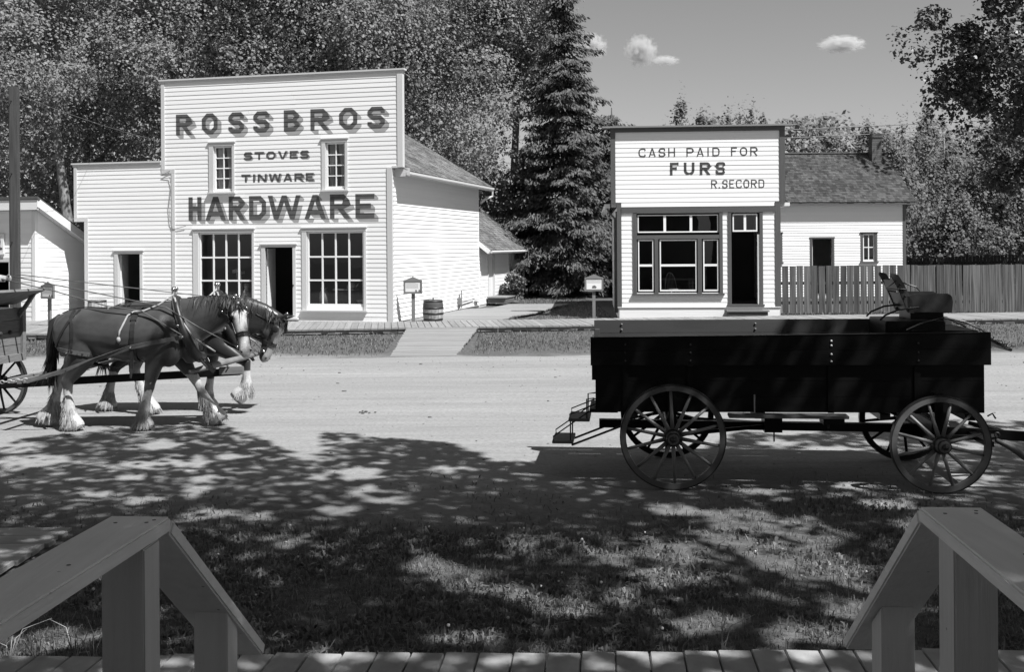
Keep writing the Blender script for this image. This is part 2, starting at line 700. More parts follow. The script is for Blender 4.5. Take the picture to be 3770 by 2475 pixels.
# side walk along the hardware store wall
sw = thing('side_walk', 'plank walk along the hardware store side wall', None)
tag(sw, kind='structure')
edge = [(30.2, -.33), (32.1, .07), (33.7, .79), (36.8, 1.43), (38.3, 1.95)]
y = 29.95
while y < 38.3:
    xr = np.interp(y, [e[0] for e in edge], [e[1] for e in edge])
    xl = -3.25 + .249 * (y - 29.47) + .14
    if y > 35.6:
        xl += .75 * min(1, (y - 35.6) / .6)
    plank(sw, PLANK, (xl, y, BWZ - .012), (xr + random.uniform(-.04, .04), y, BWZ - .012), .152, .04)
    y += .16
MB().bar((-1.2, 30.3, .24), (.9, 38.1, .24), .08, .16).build('stringer', UNDERW, sw)
MB().bar((-.45, 30.4, .24), (1.5, 37.6, .24), .08, .16).build('stringer', UNDERW, sw)

# near boardwalk below the camera
nb = thing('near_boardwalk', 'wide plank boardwalk at the foot of the steps', None)
tag(nb, kind='structure')
NBZ = .135
x = -5.6
while x < 6.4:
    tx = .083
    f = Vector((x, 6.05 + random.uniform(-.012, .012), NBZ))
    plank(nb, PLANKN, f - Vector((tx, 1, 0)) * 2.5, f, .182, .042)
    x += .1895
for yy in (3.7, 4.9, 5.85):
    MB().bar((-5.9, yy, .045), (6.4, yy, .045), .09, .095).build('stringer', UNDERW, nb)

# short plank ramp at the left, from the near boardwalk to the road
lr = thing('left_ramp', 'low plank ramp beside the left handrail', None)
tag(lr, kind='structure')
y = 6.16
while y < 9.25:
    z = NBZ - .012 - (y - 6.1) / 3.2 * .10
    plank(lr, PLANKN, (-7.6, y, z), (-3.75 + random.uniform(-.02, .02), y, z), .128, .036)
    y += .138
for xx in (-3.95, -5.5, -7.2):
    MB().bar((xx, 6.15, .055), (xx, 9.1, -.02), .06, .08).build('stringer', UNDERW, lr)


# ------------------------------------------------------------------ grass and small ground cover (stuff)
def blades(name, mat, X, Y, h, w, lean, label, zoff=0.0, curl=.5):
    n = len(X)
    a = rng.random(n) * 2 * PI
    hh = h * (.5 + rng.random(n))
    ww = w * (.6 + .8 * rng.random(n))
    la = lean * rng.random(n)
    ld = rng.random(n) * 2 * PI
    Z = gz(Y) + zoff
    s = np.stack([np.cos(a), np.sin(a), a * 0], 1) * (ww / 2)[:, None]
    base = np.stack([X, Y, Z - .005], 1)
    d1 = np.stack([np.cos(ld) * la * .35, np.sin(ld) * la * .35, a * 0 + .6], 1) * hh[:, None]
    d2 = np.stack([np.cos(ld) * la, np.sin(ld) * la, 1 - curl * la], 1) * hh[:, None]
    V = np.empty((n, 6, 3), np.float32)
    V[:, 0], V[:, 1] = base - s, base + s
    V[:, 2], V[:, 3] = base + d1 - s * .9, base + d1 + s * .9
    V[:, 4], V[:, 5] = base + d2 - s * .18, base + d2 + s * .18
    i = np.arange(n)[:, None] * 6
    F = np.concatenate([i + [0, 1, 3, 2], i + [2, 3, 5, 4]])
    o = np_mesh(name, V.reshape(-1, 3), F, mat)
    return tag(o, label, 'grass', kind='stuff')


def scatter(n, x0, x1, y0, y1, dens):
    X = rng.uniform(x0, x1, n)
    Y = rng.uniform(y0, y1, n)
    k = rng.random(n) < dens(X, Y)
    return X[k], Y[k]


def near_d(X, Y):
    e = 9.9 + (vnoise(X, Y, .6, 11) - .5) * 1.8 + X * .06
    d = np.clip((e + .5 - Y) / 2.6, 0, 1) ** 1.6
    pat = .35 + .65 * (vnoise(X, Y, 1.3, 12) > .38) * vnoise(X, Y, 3.1, 13)
    ramp_l = (X < -3.65) & (Y < 9.3)
    return d * pat * ~ramp_l


def near_w(X, Y):
    e = 9.5 + (vnoise(X, Y, .6, 11) - .5) * 1.8 + X * .06
    return np.clip((e - Y) / 1.2, 0, 1) * (vnoise(X, Y, 1.6, 21) > .45) * ~((X < -3.65) & (Y < 9.3))


X, Y = scatter(190000, -5.5, 6.5, 6.1, 11.4, near_d)
blades('grass_near', BLADE, X, Y, .045, .0065, 1.3, 'short trodden grass beyond the near boardwalk')
X, Y = scatter(34000, -5.5, 6.5, 6.1, 11.0, near_w)
blades('broad_weeds', BLADE, X, Y, .05, .022, 1.4, 'broad leaved weeds in the near grass')
X, Y = scatter(2200, -5.5, 6.5, 6.07, 6.5, lambda X, Y: .3 + 0 * X)
blades('grass_fringe', BLADE, X, Y, .10, .006, 1.2, 'longer grass fringe along the near boardwalk edge')
X, Y = scatter(2600, -5.5, 7.5, 9.4, 11.4, lambda X, Y: (vnoise(X, Y, 1.1, 31) > .58) * np.clip((11.5 - Y) / 1.6, 0, 1))
blades('road_edge_weeds', BLADE, X, Y, .05, .014, 1.4, 'scattered weeds at the road edge')


def verge_d(X, Y):
    e = 22.6 + (vnoise(X, Y, .5, 41) - .5) * .9
    d = np.clip((Y - e) / .8, 0, 1) * (Y < 27.55 + .117 * X)
    return d * (.2 + .8 * vnoise(X, Y, .9, 42)) * ~((X > -2.75) & (X < -.85))


X, Y = scatter(70000, -14, 16, 22, 29.4, verge_d)
blades('grass_verge', BLADEF, X, Y, .06, .014, 1.1, 'sunlit grass verge between street and boardwalk')
X, Y = scatter(1500, -14, 16, 22, 29.4, lambda X, Y: (np.abs(Y - (27.35 + .117 * X)) < .22) * ~((X > -2.75) & (X < -.85)) * 1.0)
blades('boardwalk_weeds', BLADEF, X, Y, .16, .03, 1.2, 'taller weeds along the boardwalk edge')
X, Y = scatter(26000, -1.2, 9, 30.3, 45, lambda X, Y: ((Y > 30.5 + .117 * X) & (X < 3) & (X > np.interp(Y, [30.2, 32.1, 33.7, 36.8, 38.3, 45], [-.3, .1, .85, 1.5, 0.4, 0]))) * 1.0)
blades('grass_yard', BLADEF, X, Y, .06, .016, 1.0, 'grass yard between the two stores')
X, Y = scatter(2200, 7.9, 16.5, 31.6, 33.2, lambda X, Y: (Y > 32.9) * 1.0 + (vnoise(X, Y, 1., 5) > .6) * .3)
blades('fence_weeds', BLADEF, X, Y, .12, .02, 1.1, 'weeds at the foot of the picket fence')

# long bent grass stems by the left handrail and a few elsewhere
mb = MB()
for (x, y) in [(-2.75, 6.25), (-2.55, 6.3), (-2.95, 6.35), (-2.4, 6.2), (-2.65, 6.5), (1.2, 6.3), (3.3, 6.4), (.2, 6.6), (2.6, 6.25)]:
    for k in range(4):
        a = random.uniform(0, 2 * PI)
        l = random.uniform(.12, .32)
        mb.tube([(x, y, 0), (x + .25 * l * math.cos(a), y + .25 * l * math.sin(a), l * .6),
                 (x + .9 * l * math.cos(a), y + .7 * l * math.sin(a), l * .75)], [.003, .0025, .001], 4)
tag(mb.build('grass_stems', M('dry_grass_stem', .32, .7), None), 'thin bent pale grass stems at the boardwalk edge', 'grass', kind='stuff')

# clover heads
mb = MB()
X, Y = scatter(110, -4, 6.5, 6.2, 9.3, near_w)
for x, y in zip(X, Y):
    mb.ball((x, y, random.uniform(.03, .07)), random.uniform(.007, .012), 6)
tag(mb.build('clover_heads', FLOWER), 'tiny white clover heads in the near grass', 'flowers', kind='stuff')

# pebbles on the road
n = 5200
X = rng.uniform(-13, 14, n)
Y = 7.5 + 15.5 * rng.random(n) ** 1.3
r = .006 + .018 * rng.random(n) ** 4
o6 = np.array([(1, 0, 0), (-1, 0, 0), (0, 1, 0), (0, -1, 0), (0, 0, .6), (0, 0, -.6)], np.float32)
f8 = np.array([(0, 2, 4), (2, 1, 4), (1, 3, 4), (3, 0, 4), (2, 0, 5), (1, 2, 5), (3, 1, 5), (0, 3, 5)])
jit = 1 + .5 * (rng.random((n, 6, 1)) - .5)
V = np.stack([X, Y, gz(Y) + .005], 1)[:, None, :] + o6[None] * r[:, None, None] * jit
F = (np.arange(n)[:, None, None] * 6 + f8[None]).reshape(-1, 3)
tag(np_mesh('pebbles', V.reshape(-1, 3), F, PEBBLE), 'small stones scattered on the dirt street', 'pebbles', kind='stuff')

# clods and droppings on the street
mb = MB()
for k in range(90):
    x, y = random.uniform(-12, 12), random.uniform(11.5, 21.5)
    q = random.uniform(.01, .028)
    mb.ball((x, y, ground_z(y) + .005 + q * .2), q, 6, (random.uniform(.8, 1.6), random.uniform(.7, 1.3), .5))
for (x, y) in ((-2.1, 15.3), (3.2, 19.0)):
    for k in range(6):
        mb.ball((x + random.gauss(0, .07), y + random.gauss(0, .06), ground_z(y) + .02), random.uniform(.014, .024), 7, (1.2, 1, .6))
tag(mb.build('dirt_clods', M('dark_clod', .09, .9, var=.3), None, True), 'dark clods and droppings scattered on the street', 'clods', kind='stuff')

# ------------------------------------------------------------------ building helpers
D_BOT, D_TOP = .0155, .005


def clap_mesh(mat):
    k = ('clap', mat.name)
    if k not in _UNIT:
        pts = [(0.002, 0), (-D_BOT, 0), (-D_TOP, 1), (0.002, 1)]
        _UNIT[k] = MB().prism_x(pts, 0, 1).mesh('clapboard', mat)
    return _UNIT[k]


def siding(wall, z0, z1, pitch, span, openings, mat, maxlen=4.2, dep=1.0):
    """individual clapboards on a wall empty whose face is y = 0, outside -y"""
    z = z0
    while z < z1 - .02:
        zt = min(z + pitch, z1)
        zc = (z + zt) / 2
        segs = [span(zc)] if not isinstance(span(zc), list) else span(zc)
        for (ox0, ox1, oz0, oz1) in openings:
            if oz0 < zc < oz1:
                ns = []
                for a, b in segs:
                    if ox1 <= a or ox0 >= b:
                        ns.append((a, b))
                    else:
                        if ox0 - a > .02:
                            ns.append((a, ox0))
                        if b - ox1 > .02:
                            ns.append((ox1, b))
                segs = ns
        for a, b in segs:
            cuts = [a]
            if b - a > maxlen:
                cuts.append(a + (b - a) * random.uniform(.3, .7))
            cuts.append(b)
            for c, d in zip(cuts, cuts[1:]):
                o = bpy.data.objects.new('clapboard', clap_mesh(mat))
                link(o, wall)
                o.location = (c + .0015, random.uniform(-.0018, .0008), z + random.uniform(-.0015, .0015))
                o.scale = (d - c - .003, dep, zt - z + .012)
        z += pitch


def panel(wall, x0, x1, z0, z1, openings, y0=.004, y1=.10, mat=None, name='sheathing'):
    """wall core with real openings"""
    mb = MB()
    zs = sorted({z0, z1} | {min(max(v, z0), z1) for o in openings for v in o[2:4]})
    for za, zb in zip(zs, zs[1:]):
        zc = (za + zb) / 2
        segs = [(x0, x1)]
        for (a, b, c, d) in openings:
            if c < zc < d:
                ns = []
                for p, q in segs:
                    if b <= p or a >= q:
                        ns.append((p, q))
                    else:
                        if a > p:
                            ns.append((p, a))
                        if b < q:
                            ns.append((b, q))
                segs = ns
        for p, q in segs:
            mb.box(p, q, y0, y1, za, zb)
    return mb.build(name, mat or SHEATH, wall)


def window(parent, O, G, cols, rows, casing, sash, mw=.03, sillout=.06, glass_y=.055, rowz=None, head=True):
    """O = casing outside (x0,x1,z0,z1); G = glazed area"""
    w = sub('window', parent)
    ox0, ox1, oz0, oz1 = O
    gx0, gx1, gz0, gz1 = G
    s = min(.055, (gx0 - ox0) * .45)                      # sash frame width
    ix0, ix1, iz0, iz1 = gx0 - s, gx1 + s, gz0 - s * 1.3, gz1 + s
    if casing:
        bx('casing', casing, w, ox0, ix0, -.036, .03, oz0 + .04, iz1 - .001)
        bx('casing', casing, w, ix1, ox1, -.036, .03, oz0 + .04, iz1 - .001)
        bx('casing', casing, w, ox0 - .005, ox1 + .005, -.042, .03, iz1, oz1 - .03)
        if head:
            bx('head_moulding', casing, w, ox0 - .03, ox1 + .03, -.065, .03, oz1 - .0295, oz1)
        bx('sill', casing, w, ox0 - .03, ox1 + .03, -.036 - sillout, .03, oz0, oz0 + .0395)
        bx('apron', sash, w, ix0 + .001, ix1 - .001, -.005, .03, oz0 + .04, iz0)
    y0, y1 = glass_y - .03, glass_y + .012
    for a, b, c, d in ((ix0, gx0, iz0, iz1), (gx1, ix1, iz0, iz1)):
        bx('sash_stile', sash, w, a, b, y0, y1, c, d)
    for a, b, c, d in ((gx0, gx1, iz0, gz0), (gx0, gx1, gz1, iz1)):
        bx('sash_rail', sash, w, a, b, y0 + .001, y1, c, d)
    xs = [gx0 + (gx1 - gx0) * i / cols for i in range(cols + 1)]
    zs = rowz or [gz0 + (gz1 - gz0) * i / rows for i in range(rows + 1)]
    for x in xs[1:-1]:
        bx('glazing_bar', sash, w, x - mw / 2, x + mw / 2, y0 + .004, y1 - .004, gz0, gz1)
    for z in zs[1:-1]:
        bx('glazing_bar', sash, w, gx0, gx1, y0 + .006, y1 - .006, z - mw / 2, z + mw / 2)
    for i in range(cols):
        for j in range(len(zs) - 1):
            p = MB()
            a, b, c, d = xs[i], xs[i + 1], zs[j], zs[j + 1]
            t = random.uniform(-.0015, .0015)
            p.add([(a, glass_y + t, c), (b, glass_y, c), (b, glass_y - t, d), (a, glass_y, d)], [(0, 1, 2, 3)])
            p.build('pane', GLASS, w)
    return w


def roof_slope(parent, p, eave_dir, up_dir, W, L, expo, sw, mat, thick=.05, deck=True):
    """shingled slope: p = lower left corner at the eave, W along the eave, L up the slope; shingles are one 'stuff' part"""
    p, e, u = Vector(p), Vector(eave_dir).normalized(), Vector(up_dir).normalized()
    n = e.cross(u)
    if n.z < 0:
        n = -n
    if deck:
        mb = MB()
        c = [p, p + e * W, p + e * W + u * L, p + u * L]
        mb.add([v - n * .004 for v in c] + [v - n * thick for v in c],
               [(0, 1, 2, 3), (7, 6, 5, 4), (0, 4, 5, 1), (1, 5, 6, 2), (2, 6, 7, 3), (3, 7, 4, 0)])
        mb.build('roof_deck', UNDERW, parent)
    V, F = [], []
    rows = int(L / expo)
    rr = random.Random(5)
    for r in range(rows + 1):
        a = -(rr.random() * sw)
        while a < W:
            w = sw * rr.uniform(.55, 1.35)
            x0, x1 = max(a, -.015), min(a + w - .006, W + .015)
            a += w
            if x1 - x0 < .02:
                continue
            s0 = r * expo - .03 + rr.uniform(-.012, .012)
            s1 = min(s0 + expo * 1.25, L)
            h = .016 + rr.uniform(-.004, .009)
            b = len(V)
            for x, s, k in ((x0, s0, h), (x1, s0, h + rr.uniform(-.003, .003)), (x1, s1, .003), (x0, s1, .003), (x0, s0, -.002), (x1, s0, -.002)):
                V.append(p + e * x + u * s + n * k)
            F += [(b, b + 1, b + 2, b + 3), (b + 4, b + 5, b + 1, b)]
    # per shingle tone
    o = np_mesh('shingles', [tuple(v) for v in V], F, mat, parent)
    tag(o, kind='stuff')
    return o


def shingle_mat(name, v, var):
    m, nt, p = _mat(name)
    g = nt.nodes.new('ShaderNodeNewGeometry')
    k = ramp(nt, g.outputs['Random Per Island'], 0, 1, v * (1 - var), v * (1 + var))
    nz = ramp(nt, noise(nt, .9, 5), .3, .7, .7, 1.3)
    nt.links.new(math_node(nt, 'MULTIPLY', k, nz), p.inputs['Base Color'])
    p.inputs['Roughness'].default_value = .9
    p.inputs['Specular IOR Level'].default_value = .2
    MATS[name] = m
    return m


SHG_DARK = shingle_mat('dark_cedar_shingles', .075, .45)
SHG_PALE = shingle_mat('pale_cedar_shingles', .165, .42)


# ------------------------------------------------------------------ painted lettering
def clip_poly(P, axis, val, keep_ge):
    out = []
    n = len(P)
    for i in range(n):
        a, b = P[i], P[(i + 1) % n]
        ia = (a[axis] >= val) if keep_ge else (a[axis] <= val)
        ib = (b[axis] >= val) if keep_ge else (b[axis] <= val)
        if ia:
            out.append(a)
        if ia != ib:
            t = (val - a[axis]) / (b[axis] - a[axis])
            out.append((a[0] + t * (b[0] - a[0]), a[1] + t * (b[1] - a[1])))
    return out


def corner_path(pts, r, seg, closed):
    """round (or chamfer, seg=1) the corners of a polyline"""
    n = len(pts)
    out = []
    for i in range(n):
        p = Vector(pts[i])
        if not closed and i in (0, n - 1):
            out.append(p)
            continue
        a, b = Vector(pts[i - 1]), Vector(pts[(i + 1) % n])
        da, db = (a - p), (b - p)
        if da.length < 1e-6 or db.length < 1e-6:
            continue
        rr = min(r, da.length * .5, db.length * .5)
        p0, p1 = p + da.normalized() * rr, p + db.normalized() * rr
        for k in range(seg + 1):
            t = k / seg
            out.append((1 - t) ** 2 * p0 + 2 * t * (1 - t) * p + t * t * p1 if seg > 1 else (p0 if k == 0 else p1))
    return out


def ribbon(pts, t, closed=False):
    """mitred quads along a polyline"""
    n = len(pts)
    L, Rr = [], []
    for i in range(n):
        p = pts[i]
        a = pts[i - 1] if (i > 0 or closed) else None
        b = pts[(i + 1) % n] if (i < n - 1 or closed) else None
        d1 = (p - a).normalized() if a is not None else (b - p).normalized()
        d2 = (b - p).normalized() if b is not None else d1
        n1, n2 = Vector((-d1.y, d1.x)), Vector((-d2.y, d2.x))
        m = (n1 + n2)
        m = m.normalized() if m.length > 1e-6 else n1
        k = 1 / max(.45, m.dot(n1))
        L.append(p + m * (t / 2 * k))
        Rr.append(p - m * (t / 2 * k))
    qs = []
    for i in range(n if closed else n - 1):
        j = (i + 1) % n
        qs.append([tuple(L[i]), tuple(Rr[i]), tuple(Rr[j]), tuple(L[j])])
    return qs


def glyph(ch, w, h, t, seg, serif=0):
    """polygons of one letter in a box w x h, stroke t"""
    xl, xr, yb, yt, ym = t / 2, w - t / 2, t / 2, h - t / 2, h * .5
    xm = w / 2
    r = min(w, h) * (.24 if seg == 1 else .55)
    P = []

    def S(pts, closed=False, rad=None, tt=None):
        P.extend(ribbon(corner_path(pts, r if rad is None else rad, seg, closed), tt or t, closed))

    def bar_(a, b, tt=None):
        """straight stroke whose ends are cut level at the letter's top and bottom"""
        a, b = Vector(a), Vector(b)
        d = (b - a).normalized()
        if abs(d.y) > .05:
            a2, b2 = a - d * t, b + d * t
        else:
            a2, b2 = a, b
        for q in ribbon([a2, b2], tt or t):
            q = clip_poly(q, 1, min(a.y, b.y) if abs(d.y) > .05 else -9, True)
            q = clip_poly(q, 1, max(a.y, b.y) if abs(d.y) > .05 else 9, False)
            P.append(q)
    if ch in 'RPB':
        bar_((xl, 0), (xl, h))
        mid = ym if ch != 'P' else h * .45
        if ch == 'B':
            S([(t, yt), (xr - .04 * w, yt), (xr - .04 * w, ym), (t, ym)])
            S([(t, yb), (xr, yb), (xr, ym), (t, ym)])
        else:
            S([(t, yt), (xr, yt), (xr, mid), (t, mid)])
        if ch == 'R':
            bar_((w * .52, mid - t * .45), (w - t * .55, 0))
    elif ch == 'O':
        S([(xl, yb), (xr, yb), (xr, yt), (xl, yt)], True)
    elif ch == 'C':
        S([(xr, h * .73), (xr, yt), (xl, yt), (xl, yb), (xr, yb), (xr, h * .27)])
    elif ch == 'S':
        S([(xr, h * .70), (xr, yt), (xl, yt), (xl, ym), (xr, ym), (xr, yb), (xl, yb), (xl, h * .30)], rad=min(w, h * .5 - t * .2) * (.32 if seg == 1 else .5))
    elif ch == 'D':
        bar_((xl, 0), (xl, h))
        S([(t, yt), (xr, yt), (xr, yb), (t, yb)])
    elif ch == 'U':
        S([(xl, h), (xl, yb), (xr, yb), (xr, h)])
    elif ch == 'T':
        bar_((xm, 0), (xm, h - t))
        bar_((0, yt), (w, yt))
    elif ch == 'I':
        bar_((xm, 0), (xm, h))
    elif ch == 'E':
        bar_((xl, 0), (xl, h))
        for z, k in ((yt, 1), (ym, .82), (yb, 1)):
            bar_((t, z), (w * k, z))
    elif ch == 'F':
        bar_((xl, 0), (xl, h))
        for z, k in ((yt, 1), (h * .54, .8)):
            bar_((t, z), (w * k, z))
    elif ch == 'H':
        bar_((xl, 0), (xl, h))
        bar_((xr, 0), (xr, h))
        bar_((t, ym), (w - t, ym))
    elif ch == 'N':
        bar_((xl, 0), (xl, h))
        bar_((xr, 0), (xr, h))
        bar_((t * .6, h), (w - t * .6, 0))
    elif ch == 'A':
        bar_((t * .55, 0), (xm - t * .05, h))
        bar_((w - t * .55, 0), (xm + t * .05, h))
        bar_((w * .25, h * .27), (w * .75, h * .27), t * .8)
    elif ch == 'V':
        bar_((t * .55, h), (xm - t * .1, 0))
        bar_((w - t * .55, h), (xm + t * .1, 0))
    elif ch == 'W':
        q = w * .25
        bar_((t * .5, h), (q, 0))
        bar_((xm, h), (q, 0))
        bar_((xm, h), (w - q, 0))
        bar_((w - t * .5, h), (w - q, 0))
    elif ch == '.':
        P.append([(0, 0), (t * 1.2, 0), (t * 1.2, t * 1.2), (0, t * 1.2)])
    if serif:
        feet = {'R': [(xl, 0), (w - t * .6, 0)], 'P': [(xl, 0)], 'H': [(xl, 0), (xr, 0), (xl, h), (xr, h)], 'A': [(t * .6, 0), (w - t * .6, 0)],
                'I': [(xm, 0), (xm, h)], 'F': [(xl, 0)], 'U': [(xl, h), (xr, h)], 'D': []}.get(ch, [])
        for x, z in feet:
            zz = z if z == 0 else z - t * .5
            P.append([(x - serif, zz), (x + serif, zz), (x + serif * .7, zz + t * .5), (x - serif * .7, zz + t * .5)])
        for x, z in {'F': [(w, yt), (w * .8, h * .54)], 'E': [(w, yt), (w * .82, ym), (w, yb)], 'C': [(xr, h * .72), (xr, h * .28)],
                     'S': [(xr, h * .69), (xl, h * .31)]}.get(ch, []):
            k_ = serif * (.45 if ch in 'SC' else 1)
            P.append([(x - t * .5, z - k_), (x, z - k_), (x, z + k_), (x - t * .5, z + k_)])
    return [p for p in P if len(p) >= 3]


def hull(pts):
    pts = sorted(set((round(x, 5), round(y, 5)) for x, y in pts))

    def half(ps):
        h = []
        for p in ps:
            while len(h) >= 2 and (h[-1][0] - h[-2][0]) * (p[1] - h[-2][1]) - (h[-1][1] - h[-2][1]) * (p[0] - h[-2][0]) <= 0:
                h.pop()
            h.append(p)
        return h
    a, b = half(pts), half(pts[::-1])
    return a[:-1] + b[:-1]


def paint(name, polys, parent, mat, z0, pitch, y_add):
    """lay flat polygons onto the sloping clapboard faces, course by course"""
    mb = MB()
    for k, P in enumerate(polys):
        lo, hi = min(p[1] for p in P), max(p[1] for p in P)
        c = math.floor((lo - z0) / pitch)
        while z0 + c * pitch < hi:
            a, b = z0 + c * pitch, z0 + (c + 1) * pitch
            Q = clip_poly(clip_poly(P, 1, a, True), 1, b, False)
            c += 1
            if len(Q) < 3:
                continue
            Q = [q for i, q in enumerate(Q) if (Vector(q) - Vector(Q[i - 1])).length > 1e-5]
            if len(Q) < 3:
                continue
            vs = [(x, -(D_BOT + (D_TOP - D_BOT) * (z - a) / (pitch + .012)) - y_add - k * .00012, z) for x, z in Q]
            mb.add(vs, [tuple(range(len(vs)))])
    return mb.build(name, mat, parent)


def word(parent, text, x0, x1, zb, zt, t, z0, pitch, seg=1, shade=None, widths=None, gap=.28, serif=0, mat=None, xs=None):
    """painted word between x0 and x1 (or explicit letter boxes xs)"""
    h = zt - zb
    wd = {'I': .35, 'W': 1.35, '.': .35, ' ': .75, 'E': .85, 'F': .82, 'S': .9, 'H': .95}
    if xs is None:
        rel = [(widths or wd).get(c, 1.0) for c in text]
        tot = sum(rel) + gap * (len(text) - 1)
        k = (x1 - x0) / tot
        xs, x = [], x0
        for r_ in rel:
            xs.append((x, x + r_ * k))
            x += (r_ + gap) * k
    hold = sub('lettering', parent)
    for ch, (a, b) in zip(text, xs):
        if ch == ' ':
            continue
        P = [[(x + a, z + zb) for x, z in p] for p in glyph(ch, b - a, h, t, seg, serif)]
        paint('letter', P, hold, mat or LETTER, z0, pitch, .0045)
        if shade:
            dx, dz = shade
            paint('letter_shade', [hull(p + [(x + dx, z + dz) for x, z in p]) for p in P], hold, LSHADE, z0, pitch, .0012)
    return hold


# ------------------------------------------------------------------ hardware store
HW = thing('hardware_store', 'tall white clapboard hardware store with false front and big painted lettering', 'store', (-3.25, 29.47, 0), R(-14))
Z0, PI_ = .37, .123
ops_front = [(-5.99, -4.09, .63, 2.96), (-3.87, -2.83, .2, 2.51), (-2.64, -.75, .63, 2.96), (-5.47, -4.68, 3.94, 5.41), (-2.03, -1.27, 3.94, 5.41)]
holes = [(-5.80, -4.17, .74, 2.83), (-3.76, -2.92, .46, 2.41), (-2.48, -.84, .76, 2.83), (-5.32, -4.76, 4.02, 5.29), (-1.91, -1.35, 4.02, 5.29)]
fw = sub('front_wall', HW)
siding(fw, Z0, 4.56, PI_, lambda z: (-6.56, -.13), ops_front, WHITE)
siding(fw, Z0 + 34 * PI_, 7.17, PI_, lambda z: (-6.87, .18), ops_front, WHITE, maxlen=6)
panel(fw, -6.6, -.012, .3, 4.57, holes)
panel(fw, -6.95, .30, 4.57, 7.19, holes, name='false_front_core')
# trim
bx('corner_board', TRIMG, fw, -.128, .02, -.034, .12, .34, 4.56)
bx('corner_board', TRIMG, fw, -6.66, -6.56, -.034, .02, .34, 4.545)
bx('corner_board', TRIMG, fw, .182, .33, -.034, .13, 4.56, 7.19)
bx('corner_board', TRIMG, fw, -6.98, -6.87, -.034, .13, 4.66, 7.19)
bx('step_trim', TRIMG, fw, .0205, .1815, -.032, .13, 4.545, 4.60)
bx('step_trim', TRIMG, fw, -6.98, -6.56, -.032, .12, 4.548, 4.655)
bx('cap_board', TRIMG, fw, -7.04, .39, -.065, .17, 7.19, 7.235)
bx('cap_moulding', TRIMG, fw, -7.0, .345, -.04, -.002, 7.13, 7.189)
bx('base_board', WHITE, fw, -6.56, -.13, -.03, .02, .18, Z0 - .004)
# lettering
lx = [(-6.51, -6.01), (-5.69, -5.20), (-4.86, -4.38), (-4.09, -3.60), (-3.16, -2.68), (-2.36, -1.82), (-1.51, -.98), (-.68, -.18)]
word(fw, 'ROSSBROS', 0, 0, 5.635, 6.225, .118, Z0, PI_, shade=(.12, -.105), xs=lx)
word(fw, 'STOVES', -4.39, -2.42, 4.865, 5.09, .058, Z0, PI_, shade=(.035, -.028), gap=.26)
word(fw, 'TINWARE', -4.47, -2.28, 4.235, 4.465, .058, Z0, PI_, shade=(.035, -.028), gap=.24)
hx = [(-6.13, -5.70), (-5.62, -5.02), (-4.88, -4.36), (-4.25, -3.75), (-3.68, -2.62), (-2.52, -1.94), (-1.80, -1.26), (-1.05, -.52)]
hx = [(-6.13, -5.72), (-5.60, -4.96), (-4.87, -4.37), (-4.24, -3.72), (-3.66, -2.68), (-2.56, -1.92), (-1.80, -1.22), (-1.05, -.50)]
word(fw, 'HARDWARE', 0, 0, 3.20, 3.855, .132, Z0, PI_, shade=(.115, -.11), xs=hx)
# windows
window(HW, ops_front[0], (-5.77, -4.20, .82, 2.79), 4, 3, TRIMG, WHITE, mw=.045)
window(HW, ops_front[2], (-2.45, -.87, .84, 2.79), 4, 3, TRIMG, WHITE, mw=.045)
for O_, G_ in ((ops_front[3], (-5.28, -4.80, 4.08, 5.24)), (ops_front[4], (-1.87, -1.39, 4.08, 5.24))):
    w = window(HW, O_, G_, 2, 4, TRIMG, WHITE, mw=.03)
    for s_ in (0, 1):
        # gathered curtains
        a = G_[0] + (G_[1] - G_[0]) * (.5 * s_) + .012
        b = a + (G_[1] - G_[0]) * .5 - .024
        V, F = [], []
        nx, nz_ = 22, 8
        for j in range(nz_):
            f = j / (nz_ - 1)
            z = G_[2] - .03 + (G_[3] - G_[2] + .05) * f
            pinch = .55 + .45 * abs(f - .32) / .68
            for i in range(nx):
                g_ = i / (nx - 1)
                e = (g_ * pinch) if s_ == 0 else (1 - (1 - g_) * pinch)
                V.append((a + (b - a) * e, .14 + .018 * math.sin(i * 1.9 + s_), z))
        for j in range(nz_ - 1):
            for i in range(nx - 1):
                F.append((j * nx + i, j * nx + i + 1, (j + 1) * nx + i + 1, (j + 1) * nx + i))
        np_mesh('curtain', V, F, CURTAIN, w)
# door
d = sub('door', HW)
bx('casing', TRIMG, d, -3.87, -3.76, -.036, .1, .41, 2.409)
bx('casing', TRIMG, d, -2.92, -2.83, -.036, .1, .41, 2.409)
bx('casing', TRIMG, d, -3.88, -2.82, -.04, .1, 2.41, 2.48)
bx('head_moulding', TRIMG, d, -3.91, -2.79, -.065, .1, 2.481, 2.51)
bx('threshold', TRIMG, d, -3.90, -2.74, -.16, .12, .40, .455)
lf = MB().box(0, .78, 0, .04, .47, 2.38).build('door_leaf', WHITE, d)
lf.location = (-3.745, .13, 0)
lf.rotation_euler = (0, 0, R(101))
MB().ball((-2.9, -.05, 1.35), .025, 8).build('door_knob', IRON, d)

